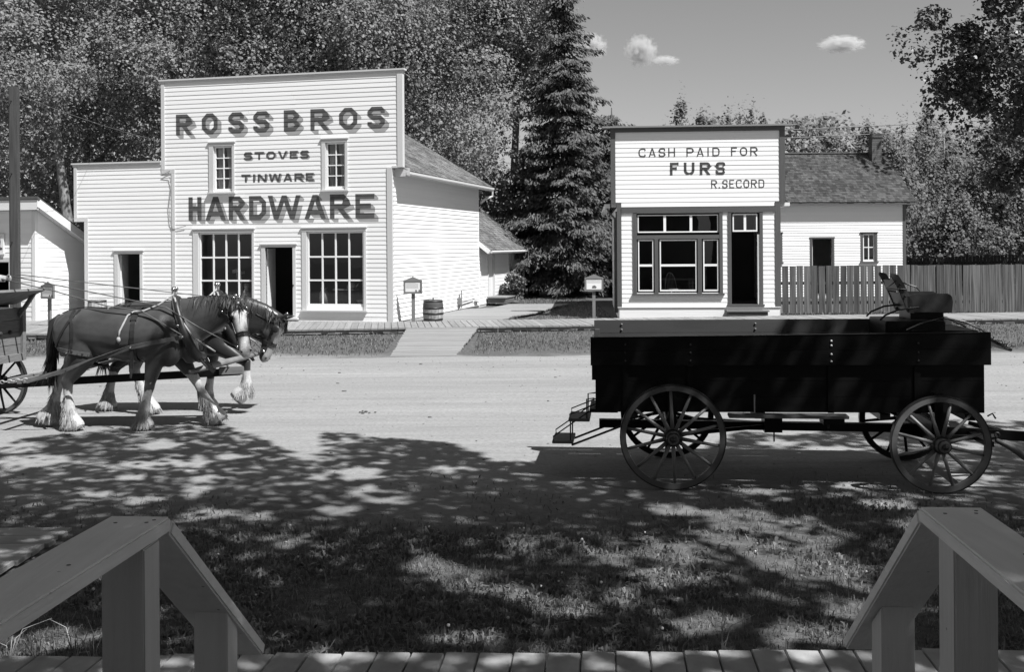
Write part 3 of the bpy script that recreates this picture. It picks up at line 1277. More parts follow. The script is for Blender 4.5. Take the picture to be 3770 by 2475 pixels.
# wing at the left
WW = sub('wing_wall', HW)
ops_w = [(-8.53, -7.61, .2, 2.36)]
siding(WW, Z0, 3.24, PI_, lambda z: (-9.40, -6.66), ops_w, WHITE, 9)
siding(WW, Z0 + 23 * PI_ + .0, 4.86, PI_, lambda z: (-9.76, -6.665 if z < 4.5 else -6.985), ops_w, WHITE, 9)
panel(WW, -9.5, -6.6, .3, 3.24, [(-8.42, -7.70, .4, 2.25)])
panel(WW, -9.84, -6.6, 3.245, 4.545, [])
panel(WW, -9.84, -6.985, 4.545, 4.87, [], name='false_front_core')
bx('corner_board', TRIMG, WW, -9.52, -9.40, -.034, .12, .34, 3.195)
bx('corner_board', TRIMG, WW, -9.86, -9.76, -.034, .12, 3.30, 4.87)
bx('step_trim', TRIMG, WW, -9.86, -9.40, -.033, .12, 3.20, 3.295)
bx('cap_board', TRIMG, WW, -9.93, -6.99, -.065, .15, 4.872, 4.915)
bx('cap_moulding', TRIMG, WW, -9.89, -6.99, -.04, -.002, 4.80, 4.871)
bx('base_board', WHITE, WW, -9.40, -6.56, -.028, .02, .18, Z0 - .004)
d = sub('door', HW)
bx('casing', TRIMG, d, -8.53, -8.42, -.036, .1, .41, 2.249)
bx('casing', TRIMG, d, -7.70, -7.61, -.036, .1, .41, 2.249)
bx('casing', TRIMG, d, -8.54, -7.60, -.04, .1, 2.25, 2.33)
bx('head_moulding', TRIMG, d, -8.57, -7.57, -.065, .1, 2.331, 2.36)
bx('threshold', TRIMG, d, -8.5, -7.6, -.1, .12, .38, .44)
lf = MB().box(0, .68, 0, .04, .46, 2.22).build('door_leaf', WHITE, d)
lf.location = (-8.40, .12, 0)
lf.rotation_euler = (0, 0, R(107))

# side wall (faces +x) with its annex
SW = sub('side_wall', HW, (0, 0, 0), (0, 0, PI / 2))
siding(SW, Z0 - .02, 4.44, PI_, lambda z: (.02, 8.55), [], WHITE, 5.5, 1.7)
panel(SW, .1, 8.55, .18, 4.5, [])
bx('base_trim', UNDERW, SW, .02, 8.5, -.022, .01, .26, Z0 - .024)
bx('frieze_board', TRIMG, SW, .03, 8.55, -.04, .02, 4.40, 4.5)
siding(SW, Z0 - .02, 2.30, PI_, lambda z: (8.6, 14.67), [(9.75, 10.7, .2, 2.3), (12.82, 13.5, 1.28, 2.22)], WHITE, 7)
bx('corner_board', WHITE, SW, 8.552, 8.598, -.026, .02, .3, 4.40)
bx('corner_board', WHITE, SW, 14.67, 14.78, -.03, .1, .3, 2.30)
panel(SW, 8.552, 14.7, .18, 2.35, [(9.8, 10.6, .3, 2.2), (12.92, 13.4, 1.36, 2.15)])
window(SW, (12.82, 13.5, 1.28, 2.22), (12.95, 13.37, 1.40, 2.10), 1, 2, TRIMG, WHITE)
d = sub('annex_door', SW)
bx('casing', TRIMG, d, 9.74, 9.84, -.036, .1, .45, 2.2)
bx('casing', TRIMG, d, 10.56, 10.7, -.036, .1, .45, 2.2)
bx('casing', TRIMG, d, 9.74, 10.7, -.038, .1, 2.201, 2.30)
bx('door_leaf', TRIMW, d, 9.84, 10.56, .03, .07, .5, 2.2)
MB().ball((9.93, -.0, 1.3), .03, 8).build('door_knob', IRON, d)
st = sub('step', SW)
bx('tread', PLANK, st, 9.5, 10.8, -.75, -.05, .55, .59)
bx('riser', UNDERW, st, 9.55, 10.75, -.72, -.06, .36, .548)
# pipe work at the wall foot
mb = MB().tube([(6.0, -.08, .38), (6.0, -.08, .85)], .022).tube([(6.25, -.08, .38), (6.25, -.08, .95)], .018)
mb.tube([(6.0, -.08, .55), (6.25, -.08, .55), (7.8, -.08, .62)], .015).box(5.95, 6.07, -.14, -.03, .5, .72)
mb.build('pipe', SIGNW, SW)
bx('vent_cover', TRIMW, SW, 7.9, 8.3, -.12, -.03, .52, .62)

# remaining walls, floors
bk = sub('rear_walls', HW)
mb = MB()
mb.box(-6.6, -.11, 8.45, 8.55, .2, 4.55).box(-6.6, -6.5, .1, 8.45, .2, 4.55)
mb.box(-9.5, -9.4, .1, 6, .2, 4.1).box(-9.4, -6.6, 5.9, 6, .2, 4.1)
mb.build('wall', SHEATH, bk)
bx('annex_wall', SHEATH, bk, -6.6, -.1, 14.6, 14.7, .2, 2.3)
MB().add([(-6.6, 8.5, 4.55), (0, 8.5, 4.55), (-3.3, 8.5, 6.75)], [(0, 1, 2)]).build('gable', WHITE, bk)
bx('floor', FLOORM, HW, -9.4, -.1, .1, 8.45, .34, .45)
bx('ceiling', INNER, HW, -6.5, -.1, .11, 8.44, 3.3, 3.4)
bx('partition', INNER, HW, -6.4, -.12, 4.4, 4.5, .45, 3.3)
# main roof
TH = math.atan2(2.2, 3.62)
Ls = 3.66 / math.cos(TH) + .02
roof = sub('roof', HW)
roof_slope(roof, (.38, .14, 4.49), (0, 1, 0), (-math.cos(TH), 0, math.sin(TH)), 8.85, Ls, .135, .14, SHG_PALE)
roof_slope(roof, (-6.98, 8.99, 4.49), (0, -1, 0), (math.cos(TH), 0, math.sin(TH)), 8.85, Ls, .135, .14, SHG_PALE)
bx('fascia', TRIMG, roof, .335, .375, .14, 8.95, 4.33, 4.455)
bx('eave_return', TRIMG, roof, .022, .47, .132, .139, 4.32, 4.545)
bx('soffit', TRIMG, roof, .03, .335, .14, 8.9, 4.44, 4.46)
gt = MB().prism_x([(-.0, 4.44), (.10, 4.44), (.10, 4.36), (.06, 4.34), (.02, 4.34), (0, 4.38)], 0, 8.9)
g_ = gt.build('gutter', TRIMG, roof, loc=(.376, .12, 0))
g_.rotation_euler = (0, 0, PI / 2)
g_.location = (.478, .12, 0)
MB().tube([(.42, 8.95, 4.36), (.42, 8.97, 4.15), (.12, 8.75, 4.0), (.08, 8.68, 3.9)], .04).build('downspout', TRIMG, roof)
# wing roof
MB().prism_x([(.12, 4.2), (6.1, 3.9), (6.1, 4.0), (.12, 4.35)], -9.55, -6.62).build('wing_roof', SHINGLE, HW)
# annex roof
TA = R(38)
ar = sub('annex_roof', HW)
La = 2.6 / math.cos(TA)
roof_slope(ar, (.40, 8.62, 2.28), (0, 1, 0), (-math.cos(TA), 0, math.sin(TA)), 6.5, La, .135, .14, SHG_PALE)
roof_slope(ar, (-4.8, 15.12, 2.28), (0, -1, 0), (math.cos(TA), 0, math.sin(TA)), 6.5, La, .135, .14, SHG_PALE)
mb = MB()
mb.bar((.40, 8.60, 2.19), (-2.0, 8.60, 2.19 + 2.4 * math.tan(TA)), .035, .15, up=(0, 0, 1))
mb.build('rake_board', TRIMW, ar)
bx('fascia', TRIMG, ar, .36, .395, 8.64, 15.1, 2.13, 2.25)
MB().tube([(.46, 8.65, 2.2), (.46, 15.1, 2.2)], .045).build('gutter', TRIMG, ar)
MB().tube([(.46, 15.05, 2.17), (.46, 15.1, 2.0), (.15, 14.9, 1.85), (.08, 14.85, .4)], .035).build('downspout', TRIMG, ar)
# cable on the facade
MB().tube([(-6.7, -.05, 4.62), (-6.95, -.05, 4.5), (-6.72, -.045, 4.45), (-6.66, -.045, 4.2), (-6.74, -.045, 3.6), (-6.70, -.045, 3.15), (-6.62, -.045, 2.95),
           (-6.45, -.045, 2.98), (-6.2, -.05, 3.04)], .008, 5).build('cable', SIGNW, HW)


# goods seen through the shop windows (things on the sill)
def in_hw(x, y, z):
    return HW_M @ Vector((x, y, z))


HW_M = Matrix.Translation(HW.location) @ Matrix.Rotation(R(-14), 4, 'Z')
SHELFM = M('display_shelf_wood', .13, .7, var=.2)
for i, (xa, xb) in enumerate(((-5.8, -4.2), (-2.5, -.85))):
    t = thing('display_shelf', ['wooden display ledge behind the left shop window', 'wooden display ledge behind the right shop window'][i], 'shelf', in_hw(xa, .25, 0), R(-14))
    bx('shelf_top', SHELFM, t, 0, xb - xa, 0, .7, .74, .78)
    for lx_ in (.05, xb - xa - .1):
        bx('leg', SHELFM, t, lx_, lx_ + .05, .05, .1, .45, .74)
        bx('leg', SHELFM, t, lx_, lx_ + .05, .6, .65, .45, .74)


def keg(label, loc, r, h, mat, cat='keg'):
    t = thing('keg', label, cat, loc, R(-14))
    MB().lathe([(r * .86, 0), (r, h * .35), (r, h * .65), (r * .86, h)], 14).build('staves', mat, t, True)
    for z in (.2, .8):
        MB().lathe([(r * .96, h * z - .015), (r * .98, h * z + .015)], 14, caps=False).build('hoop', IRON, t, True)


keg('small nail keg at the left of the left shop window', in_hw(-5.45, .55, .78), .13, .32, BARREL)
keg('second nail keg behind the left shop window centre', in_hw(-5.0, .5, .78), .12, .30, SIGNW)
t = thing('oil_lamp', 'round glass oil lamp behind the left shop window', 'lamp', in_hw(-5.52, .3, .78))
MB().lathe([(.05, 0), (.06, .02), (.02, .05), (.07, .12), (.07, .16), (.03, .2)], 12).build('font', TIN, t, True)
MB().lathe([(.03, .2), (.055, .27), (.03, .36), (.025, .42)], 12, caps=False).build('chimney', PAPER, t, True)
TOOLW = M('pale_tool_handle', .5, .6)


def tool(name, label, a, b, head):
    t = thing(name, label, 'tool', in_hw(*a))
    p = in_hw(*b) - in_hw(*a)
    MB().tube([(0, 0, 0), tuple(p)], .016, 6).build('handle', TOOLW, t)
    q = p.normalized()
    MB().bar(p - Vector((.13, -.02, 0)), p + Vector((.13, -.03, .04)), .03, .10).build('head', head, t)


tool('broom', 'pale handled broom leaning in the left shop window, nearer the left', (-4.78, .45, .78), (-5.02, .7, 1.72), ROPE)
tool('garden_rake', 'wooden rake leaning beside the broom in the left shop window', (-4.72, .5, .78), (-4.94, .8, 1.66), SHELFM)
tool('shovel', 'shovel leaning at the right end of the left shop window', (-4.45, .5, .78), (-4.28, .75, 1.70), TIN)
t = thing('parcel_tins', 'stack of pale tins in the left shop window', 'tins', in_hw(-4.55, .4, .78), R(-14))
for k in range(3):
    MB().lathe([(.07, 0), (.07, .2)], 12, c=(0, 0, k * .205)).build('tin', TIN, t, True)
t = thing('cook_stove', 'dark cooking stove in the right shop window', 'stove', in_hw(-1.6, .6, .78), R(-14))
MB().box(-.3, .3, -.2, .2, .12, .42).build('oven', IRON, t, bevel=.02)
for a in (-.25, .25):
    for b in (-.15, .15):
        MB().tube([(a, b, 0), (a, b, .13)], .02, 6).build('leg', IRON, t)
MB().box(-.32, .32, -.22, .22, .42, .45).build('stove_top', TIN, t, bevel=.008)
t = thing('tin_kettle', 'shiny tin kettle on the stove in the right shop window', 'kettle', in_hw(-1.42, .55, 1.232))
MB().lathe([(.11, 0), (.13, .04), (.11, .13), (.05, .17), (.015, .19)], 14).build('kettle_body', TIN, t, True)
MB().tube([(.1, 0, .05), (.17, 0, .1), (.2, 0, .16)], [.03, .02, .012], 8).build('spout', TIN, t, True)
MB().tube([(-.09, 0, .13), (-.06, 0, .25), (.06, 0, .25), (.09, 0, .13)], .008, 6).build('handle', IRON, t)
t = thing('wash_basin', 'pale round basin at the right of the right shop window', 'basin', in_hw(-1.0, .4, .78))
MB().lathe([(.1, 0), (.2, .14), (.22, .15), (.19, .13), (.09, .02)], 16).build('bowl', PAPER, t, True)
t = thing('milk_can', 'tall metal can in the left part of the right shop window', 'can', in_hw(-2.2, .45, .78))
MB().lathe([(.13, 0), (.13, .34), (.08, .42), (.08, .47), (.1, .49)], 14).build('can_body', TIN, t, True)
MB().tube([(.13, 0, .3), (.18, 0, .34), (.13, 0, .38)], .01, 6).build('handle', IRON, t)
t = thing('paper_poster', 'slanted pale card leaning in the right shop window', 'card', in_hw(-.98, .75, 1.0), R(-14))
MB().add([(-.2, 0, 0), (.12, 0, 0), (.12, .12, .5), (-.05, .12, .5)], [(0, 1, 2, 3)]).build('sheet', SHIRT, t)

# ------------------------------------------------------------------ fur store
FU = thing('fur_store', 'small white clapboard fur store with dark trim and false front', 'store', (3.09, 31.9, 0), R(-4))
FZ, FP = .585, .1335
ff = sub('front_wall', FU)
opF = [(.46, 3.05, .93, 3.34), (3.22, 4.21, .5, 3.36)]
hoF = [(.57, 2.97, .96, 3.33), (3.31, 4.14, .6, 3.33)]
siding(ff, FZ, 3.34, FP, lambda z: (.125, 4.57), opF, WHITE)
zup = FZ + FP * 22
siding(ff, zup, 5.70, FP, lambda z: (.125, 4.57) if z < 3.6 else (-.04, 4.71), opF, WHITE, 5.2)
panel(ff, .01, 4.71, .3, 3.52, hoF)
panel(ff, -.165, 4.85, 3.521, 5.83, [])
bx('corner_board', DARKTRIM, ff, -.005, .123, -.036, .12, FZ, 3.60)
bx('corner_board', DARKTRIM, ff, 4.572, 4.725, -.036, .12, FZ, 3.60)
bx('corner_board', DARKTRIM, ff, -.175, -.042, -.036, .12, 3.64, 5.72)
bx('corner_board', DARKTRIM, ff, 4.712, 4.865, -.036, .12, 3.64, 5.72)
bx('step_trim', DARKTRIM, ff, -.175, .123, -.035, .12, 3.605, 3.637)
bx('step_trim', DARKTRIM, ff, 4.572, 4.865, -.035, .12, 3.605, 3.637)
bx('belt_board', DARKTRIM, ff, .124, 4.571, -.05, .02, 3.345, 3.50)
bx('frieze_board', DARKTRIM, ff, -.175, 4.865, -.038, .12, 5.722, 5.838)
bx('cap_board', M('grey_cap_paint', .22, .6, var=.1), ff, -.42, 5.08, -.17, .2, 5.84, 5.885)
bx('foundation', FOUND, ff, .05, 4.68, -.02, .14, .18, FZ - .002)
bx('water_table', WHITE, ff, .0, 4.72, -.05, .1, FZ - .018, FZ - .001)
word(ff, 'CASH PAID FOR', .64, 4.08, 4.985, 5.235, .036, FZ, FP, seg=4, mat=LETTERD, serif=.02, gap=.42)
word(ff, 'FURS', 1.55, 3.15, 4.44, 4.81, .075, FZ, FP, seg=5, mat=LETTERD, serif=.045, gap=.5)
word(ff, 'R.SECORD', 2.74, 4.27, 4.045, 4.29, .032, FZ, FP, seg=4, mat=LETTERD, serif=.014, gap=.3)
# shop window: dark frame, white sashes
sf = sub('shop_front', FU)
bx('frame_post', DARKTRIM, sf, .46, .565, -.04, .08, .98, 3.343)
bx('frame_post', DARKTRIM, sf, 2.965, 3.06, -.04, .08, .98, 3.343)
bx('frame_rail', DARKTRIM, sf, .566, 2.964, -.034, .08, 2.575, 2.69)
bx('mullion', DARKTRIM, sf, 1.085, 1.195, -.036, .08, .98, 2.574)
bx('mullion', DARKTRIM, sf, 2.335, 2.455, -.036, .08, .98, 2.574)
bx('window_sill', DARKTRIM, sf, .43, 3.1, -.10, .08, .93, .978)
window(FU, (.566, 2.964, 2.69, 3.34), (.63, 2.91, 2.80, 3.255), 3, 1, None, WHITE, mw=.075, glass_y=.04)
for a, b in ((.566, 1.084), (1.196, 2.334), (2.456, 2.964)):
    window(FU, (a, b, .985, 2.572), (a + .075, b - .06, 1.085, 2.52), 1, 2, None, WHITE, mw=.065, glass_y=.03)
# door with transom
d = sub('door', FU)
bx('frame_post', DARKTRIM, d, 3.22, 3.31, -.04, .12, .62, 3.343)
bx('frame_post', DARKTRIM, d, 4.125, 4.215, -.04, .12, .62, 3.343)
bx('jamb', WHITE, d, 4.065, 4.124, -.01, .12, .66, 2.69)
bx('threshold', DARKTRIM, d, 3.18, 4.25, -.09, .12, .60, .655)
window(d, (3.311, 4.124, 2.69, 3.34), (3.39, 4.03, 2.82, 3.26), 2, 1, None, WHITE, mw=.07, glass_y=.04)
lf = MB().box(-.68, 0, 0, .04, .67, 2.66).build('door_leaf', INNER, d)
lf.location = (4.06, .14, 0)
lf.rotation_euler = (0, 0, R(-96))
bx('hinge', IRON, d, 4.05, 4.075, -.005, .02, 2.35, 2.47)
bx('hinge', IRON, d, 4.05, 4.075, -.005, .02, 1.0, 1.1)
st = sub('door_step', FU)
bx('tread', SIGNW, st, 3.13, 4.34, -.36, -.03, .455, .49)
bx('riser', UNDERW, st, 3.17, 4.30, -.32, -.03, .34, .454)
# body, roof
mb = MB()
mb.box(.02, .12, .11, 7.5, .2, 3.55).box(4.6, 4.7, .11, 7.5, .2, 3.55).box(.12, 4.6, 7.4, 7.5, .2, 3.55)
mb.build('body_walls', WHITE, FU)
bx('dark_corner', DARKTRIM, FU, -.04, .018, .13, .22, .4, 3.4)
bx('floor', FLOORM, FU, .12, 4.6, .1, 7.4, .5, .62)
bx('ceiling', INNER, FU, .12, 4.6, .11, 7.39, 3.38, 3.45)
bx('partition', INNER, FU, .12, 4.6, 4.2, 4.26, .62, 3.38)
rf = sub('roof', FU)
TF = math.atan2(1.75, 2.65)
Lf = 2.66 / math.cos(TF)
roof_slope(rf, (-.3, .2, 3.62), (0, 1, 0), (math.cos(TF), 0, math.sin(TF)), 7.5, Lf, .14, .15, SHG_DARK)
roof_slope(rf, (5.0, 7.7, 3.62), (0, -1, 0), (-math.cos(TF), 0, math.sin(TF)), 7.5, Lf, .14, .15, SHG_DARK)
bx('gutter', TRIMW, rf, -.36, -.2, .13, 7.6, 3.5, 3.62)
bx('gutter', TRIMW, rf, 4.88, 5.03, .16, 7.6, 3.52, 3.62)
MB().tube([(-.28, .3, 3.5), (-.22, .3, 3.35), (-.06, .3, 3.2), (-.06, .3, .4)], .035).build('downspout', DARKTRIM, rf)

# chair and table behind the window
CH = M('pale_chair_wood', .34, .55)
t = thing('windsor_chair', 'spindle back wooden chair inside the fur store window', 'chair', (3.09 + 1.78, 32.8, .62), R(200))
MB().lathe([(.2, 0), (.21, .02), (.2, .04)], 18, c=(0, 0, .42)).build('seat', CH, t, True)
for a, b in ((.14, .13), (-.14, .13), (.14, -.13), (-.14, -.13)):
    MB().tube([(a, b, .43), (a * 1.4, b * 1.5, 0)], [.016, .012], 7).build('leg', CH, t)
hoop = [(.19 * math.cos(k), -.17 - .07 * math.sin(k), .46 + .48 * math.sin(k)) for k in np.linspace(0, PI, 14)]
MB().tube(hoop, .014, 7).build('back_hoop', CH, t, True)
for k in range(6):
    x = -.13 + .052 * k
    hz = .46 + .48 * math.sqrt(max(0, 1 - (x / .19) ** 2)) - .01
    MB().tube([(x * .8, -.16, .45), (x, -.17 - .07 * (hz - .46) / .48, hz)], .006, 5).build('spindle', CH, t)
t = thing('plain_table', 'plain wooden table standing inside the fur store', 'table', (3.09 + 1.85, 33.55, .62))
TB = M('table_wood', .14, .6, var=.2)
MB().box(-.65, .65, -.35, .35, .70, .74).build('tabletop', TB, t, bevel=.006)
for a in (-.58, .58):
    for b in (-.28, .28):
        MB().box(a - .03, a + .03, b - .03, b + .03, 0, .7).build('leg', TB, t)

# ------------------------------------------------------------------ house behind the fence
HO = thing('clapboard_house', 'low white clapboard house with shingled roof and brick chimney behind the picket fence', 'house', (8, 42, 0), R(2.0))
hw_ = sub('front_wall', HO)
opH = [(3.55, 4.5, .2, 2.66), (5.54, 6.19, 1.66, 2.85), (1.85, 2.47, 1.66, 2.87)]
hoH = [(3.63, 4.42, .4, 2.6), (5.62, 6.11, 1.72, 2.78), (1.93, 2.39, 1.72, 2.78)]
siding(hw_, .35, 3.92, .099, lambda z: (-2, 7.2), opH, WHITE, 6, 1.5)
panel(hw_, -2, 7.28, .2, 3.95, hoH)
bx('corner_board', DARKTRIM, hw_, 7.2, 7.32, -.034, .12, .3, 3.93)
bx('frieze_board', TRIMG, hw_, -2, 7.19, -.03, .02, 3.925, 4.0)
d = sub('door', HO)
bx('casing', DARKTRIM, d, 3.55, 3.63, -.036, .1, .3, 2.6)
bx('casing', DARKTRIM, d, 4.42, 4.5, -.036, .1, .3, 2.6)
bx('casing', DARKTRIM, d, 3.53, 4.52, -.04, .1, 2.601, 2.67)
bx('door_leaf', TRIMG, d, 3.65, 3.69, .1, .75, .4, 2.58)
for (O_, G_) in ((opH[1], (5.68, 6.05, 1.78, 2.73)), (opH[2], (1.99, 2.33, 1.78, 2.73))):
    window(HO, O_, G_, 2, 2, DARKTRIM, WHITE, mw=.035)
mb = MB().box(7.2, 7.3, .1, 5.2, .2, 3.95).box(-2, 7.2, 5.1, 5.2, .2, 3.95).box(-2, -1.9, .1, 5.1, .2, 3.95)
mb.build('rear_walls', WHITE, HO)
bx('floor', FLOORM, HO, -1.9, 7.2, .1, 5.1, .3, .45)
bx('ceiling', INNER, HO, -1.9, 7.2, .11, 5.09, 3.4, 3.5)
rf = sub('roof', HO)
TH2 = math.atan2(2.12, 2.95)
L2 = 2.97 / math.cos(TH2)
roof_slope(rf, (-2.2, -.32, 4.02), (1, 0, 0), (0, math.cos(TH2), math.sin(TH2)), 9.78, L2, .125, .13, SHG_DARK)
roof_slope(rf, (7.58, 5.55, 4.02), (-1, 0, 0), (0, -math.cos(TH2), math.sin(TH2)), 9.78, L2, .14, .15, SHG_DARK)
bx('fascia', DARKTRIM, rf, -2.2, 7.58, -.33, -.30, 3.90, 3.985)
bx('soffit', TRIMG, rf, -2.2, 7.55, -.30, -.005, 3.935, 3.95)
bx('ridge_board', SHG_PALE, rf, -2.2, 7.58, 2.50, 2.76, 6.13, 6.165)
ch = sub('chimney', HO)
cx, cy = 6.98, 2.25
for k in range(14):
    z = 5.75 + k * .082
    off = .095 if k % 2 else 0
    q = 0 if k < 12 else .03
    for a, b, c, d_ in ((cx - .2 - q, cx - .001 - off, cy - .2 - q, cy - .1), (cx + .001 - off, cx + .2 + q, cy - .2 - q, cy - .1),
                        (cx - .2 - q, cx - .1, cy - .099, cy + .2 + q), (cx + .1, cx + .2 + q, cy - .099, cy + .2 + q), (cx - .099, cx + .099, cy + .1, cy + .2 + q)):
        bx('brick', BRICK, ch, a, b, c, d_, z, z + .073)
bx('mortar_core', M('mortar', .14, .9), ch, cx - .19, cx + .19, cy - .19, cy + .19, 5.6, 6.87)

# ------------------------------------------------------------------ small building at the far left
SH = thing('shed', 'white clapboard shed with sloping roof at the left edge', 'shed', (-13.6, 31.0, 0), R(-14))
sf_ = sub('front_wall', SH)
opS = [(-3.2, -.78, .2, 2.1)]
siding(sf_, .35, 3.50, .14, lambda z: (-6.5, -.1), opS, WHITE, 8)
panel(sf_, -6.5, -.01, .2, 3.52, [(-3.1, -.86, .2, 2.05)])
bx('corner_board', TRIMW, sf_, -.098, .012, -.03, .1, .3, 3.50)
bx('door_head', TRIMG, sf_, -3.2, -.78, -.04, .08, 2.05, 2.16)
bx('door_post', TRIMG, sf_, -.86, -.78, -.038, .08, .3, 2.049)
bx('fascia', TRIMW, sf_, -6.7, .34, -.33, -.29, 3.52, 3.80)
bx('soffit', TRIMW, sf_, -6.7, .3, -.29, -.002, 3.525, 3.55)
sb = sub('side_wall', SH, (0, 0, 0), (0, 0, PI / 2))
siding(sb, .35, 3.5, .14, lambda z: (.1, min(5.9, max(.12, (3.68 - z) / .46))), [], WHITE, 8)
mb = MB().prism([(.1, .2), (6, .2), (6, .9), (.1, 3.64)], .004, .1)
mb.build('sheathing', SHEATH, sb)
MB().prism_x([(-.36, 3.82), (6.4, .72), (6.4, .80), (-.36, 3.90)], -6.72, .36).build('roof_slab', SHG_DARK, SH)
MB().bar((.352, -.3, 3.70), (.352, 6.3, 3.70 - 6.6 * .4587), .03, .23).build('rake_board', TRIMW, SH)
MB().bar((.18, -.25, 3.66), (.18, 6.2, 3.66 - 6.45 * .4587), .3, .02).build('rake_soffit', TRIMW, SH)
MB().box(-6.4, -6.3, .1, 6, .2, 3).box(-6.3, -.1, 5.9, 6, .2, .9).build('rear_walls', SHEATH, SH)
sg = thing('wall_sign', 'white board sign on the shed front, mostly out of frame', 'sign', (-13.6, 31.0, 0), R(-14))
bx('sign_board', TRIMW, sg, -2.1, -1.0, -.075, -.03, 2.28, 2.85)
bx('sign_frame', TRIMG, sg, -2.13, -.97, -.085, -.076, 2.25, 2.279)
bx('sign_frame', TRIMG, sg, -2.13, -.97, -.085, -.076, 2.851, 2.88)
MB().tube([(-1.14, -.08, 2.74), (-1.12, -.08, 2.62), (-1.14, -.08, 2.5), (-1.10, -.08, 2.42), (-1.04, -.08, 2.44)], .03, 5, flat=.3).build('letter', LETTERD, sg)

# ------------------------------------------------------------------ fences
fe = thing('picket_fence', 'weathered dark picket fence with wide boards beside the fur store', 'fence', (0, 33.3, 0))


def picket_mesh(mat):
    k = ('picket', mat.name)
    if k not in _UNIT:
        _UNIT[k] = MB().box(-.5, .5, -.5, .5, 0, 1).mesh('picket', mat)
    return _UNIT[k]


x = 8.05
i = 0
while x < 18.6:
    w = random.uniform(.178, .20)
    o = bpy.data.objects.new('picket', picket_mesh(DARKWOOD))
    link(o, fe)
    o.location = (x + w / 2, random.uniform(-.008, .008), .27)
    o.scale = (w, .022, 1.46 + random.uniform(-.014, .01))
    o.rotation_euler = (random.uniform(-.01, .01), random.uniform(-.012, .012), random.uniform(-.03, .03))
    gap = random.uniform(.02, .045) if x < 11.6 else random.uniform(.004, .018)
    x += w + gap
for z in (.55, 1.15):
    MB().box(8.0, 18.6, .02, .06, z, z + .09).build('rail', DARKWOOD, fe)
for k in range(5):
    MB().box(8.6 + k * 2.4, 8.7 + k * 2.4, .062, .16, .1, 1.55).build('post', DARKWOOD, fe)

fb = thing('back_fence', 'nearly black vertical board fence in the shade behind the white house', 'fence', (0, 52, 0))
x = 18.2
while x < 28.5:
    o = bpy.data.objects.new('picket', picket_mesh(SHADEFENCE))
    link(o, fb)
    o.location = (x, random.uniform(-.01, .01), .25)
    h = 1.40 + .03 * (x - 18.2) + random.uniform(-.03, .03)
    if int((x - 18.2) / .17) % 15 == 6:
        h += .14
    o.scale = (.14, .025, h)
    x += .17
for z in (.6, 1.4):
    MB().box(18.1, 28.5, .02, .07, z, z + .09).build('rail', SHADEFENCE, fb)

# ------------------------------------------------------------------ utility pole and wires
up = thing('utility_pole', 'tall weathered square wooden pole at the left edge', 'pole', (-12.35, 27, .18))
MB().prism_z([(-.1, -.1), (.1, -.1), (.1, .1), (-.1, .1)], -.1, 6.27).build('shaft', POLEW, up, bevel=.015)
for z in (5.9, 4.1, 2.4):
    MB().tube([(-.02, -.1, z), (-.02, -.17, z)], .012, 6).build('bolt', IRON, up)
for i, (a, b, sag) in enumerate([((-40, 74, 9.3), (60, 74, 12.3), .9), ((-40, 74.6, 8.8), (60, 74.6, 11.8), .9)]):
    pts = [Vector(a).lerp(Vector(b), t) - Vector((0, 0, sag * 4 * t * (1 - t))) for t in np.linspace(0, 1, 25)]
    o = MB().tube(pts, .028, 5).build('power_line', SIGNW)
    tag(o, ['upper thin power line across the sky behind the house', 'lower thin power line across the sky behind the house'][i], 'wire', 'power lines')
pts = [Vector((-12.35, 27, 6.3)).lerp(Vector((-9.9, 45, 6.4)), t) - Vector((0, 0, .5 * 4 * t * (1 - t))) for t in np.linspace(0, 1, 10)]
tag(MB().tube(pts, .006, 5).build('pole_wire', SIGNW), 'thin wire running back from the top of the left pole', 'wire')


# ------------------------------------------------------------------ interpretive signs
def info_sign(label, loc, rz, s=1.0, ph=.95, pic='portraits'):
    t = thing('information_sign', label, 'sign', loc, rz, 'information signs on posts')
    MB().box(-.045, .045, -.03, .03, -.1, ph + .25).build('post', SIGNW, t)
    w, h = .26 * s, .19 * s
    zc = ph + h
    top = [(-w, zc - h), (w, zc - h), (w, zc + h), (w * .75, zc + h + .01), (w * .35, zc + h + .055), (w * .12, zc + h + .075), (0, zc + h + .10),
           (-w * .12, zc + h + .075), (-w * .35, zc + h + .055), (-w * .75, zc + h + .01), (-w, zc + h)]
    b = MB().prism(top, -.065, -.033).build('backboard', SIGNW, t)
    for a, c, d, e in ((-w, w, zc - h, zc - h + .035), (-w, w, zc + h - .035, zc + h), (-w, -w + .035, zc - h + .0355, zc + h - .0355), (w - .035, w, zc - h + .0355, zc + h - .0355)):
        bx('frame', SIGNW, b, a, c, -.088, -.066, d, e)
    p = MB().box(-w + .05, w - .05, -.072, -.066, zc - h + .05, zc + h - .05).build('sheet', PAPER, t)
    for k in range(6):
        zz = zc + h - .075 - k * .028
        if pic == 'portraits':
            bx('text_line', PRINT, p, -w + .07, w * (.55 if k == 0 else .82) - .06, -.0745, -.0735, zz, zz + .007)
        elif k < 4:
            bx('text_line', PRINT, p, -w + .07, w - .07, -.0745, -.0735, zz, zz + .007)
    if pic == 'portraits':
        for xx in (.35, .7):
            MB().prism([(w * xx - .03, zc - h * .68), (w * xx + .03, zc - h * .68), (w * xx + .012, zc - h * .42), (w * xx, zc - h * .36), (w * xx - .012, zc - h * .42)], -.0745, -.0735).build('portrait', PRINTD, p)
    else:
        MB().prism([(-.06, zc - h * .6), (.06, zc - h * .6), (.075, zc - h * .4), (.02, zc - h * .15), (-.05, zc - h * .25)], -.0745, -.0735).build('picture', PRINTD, p)
    return t


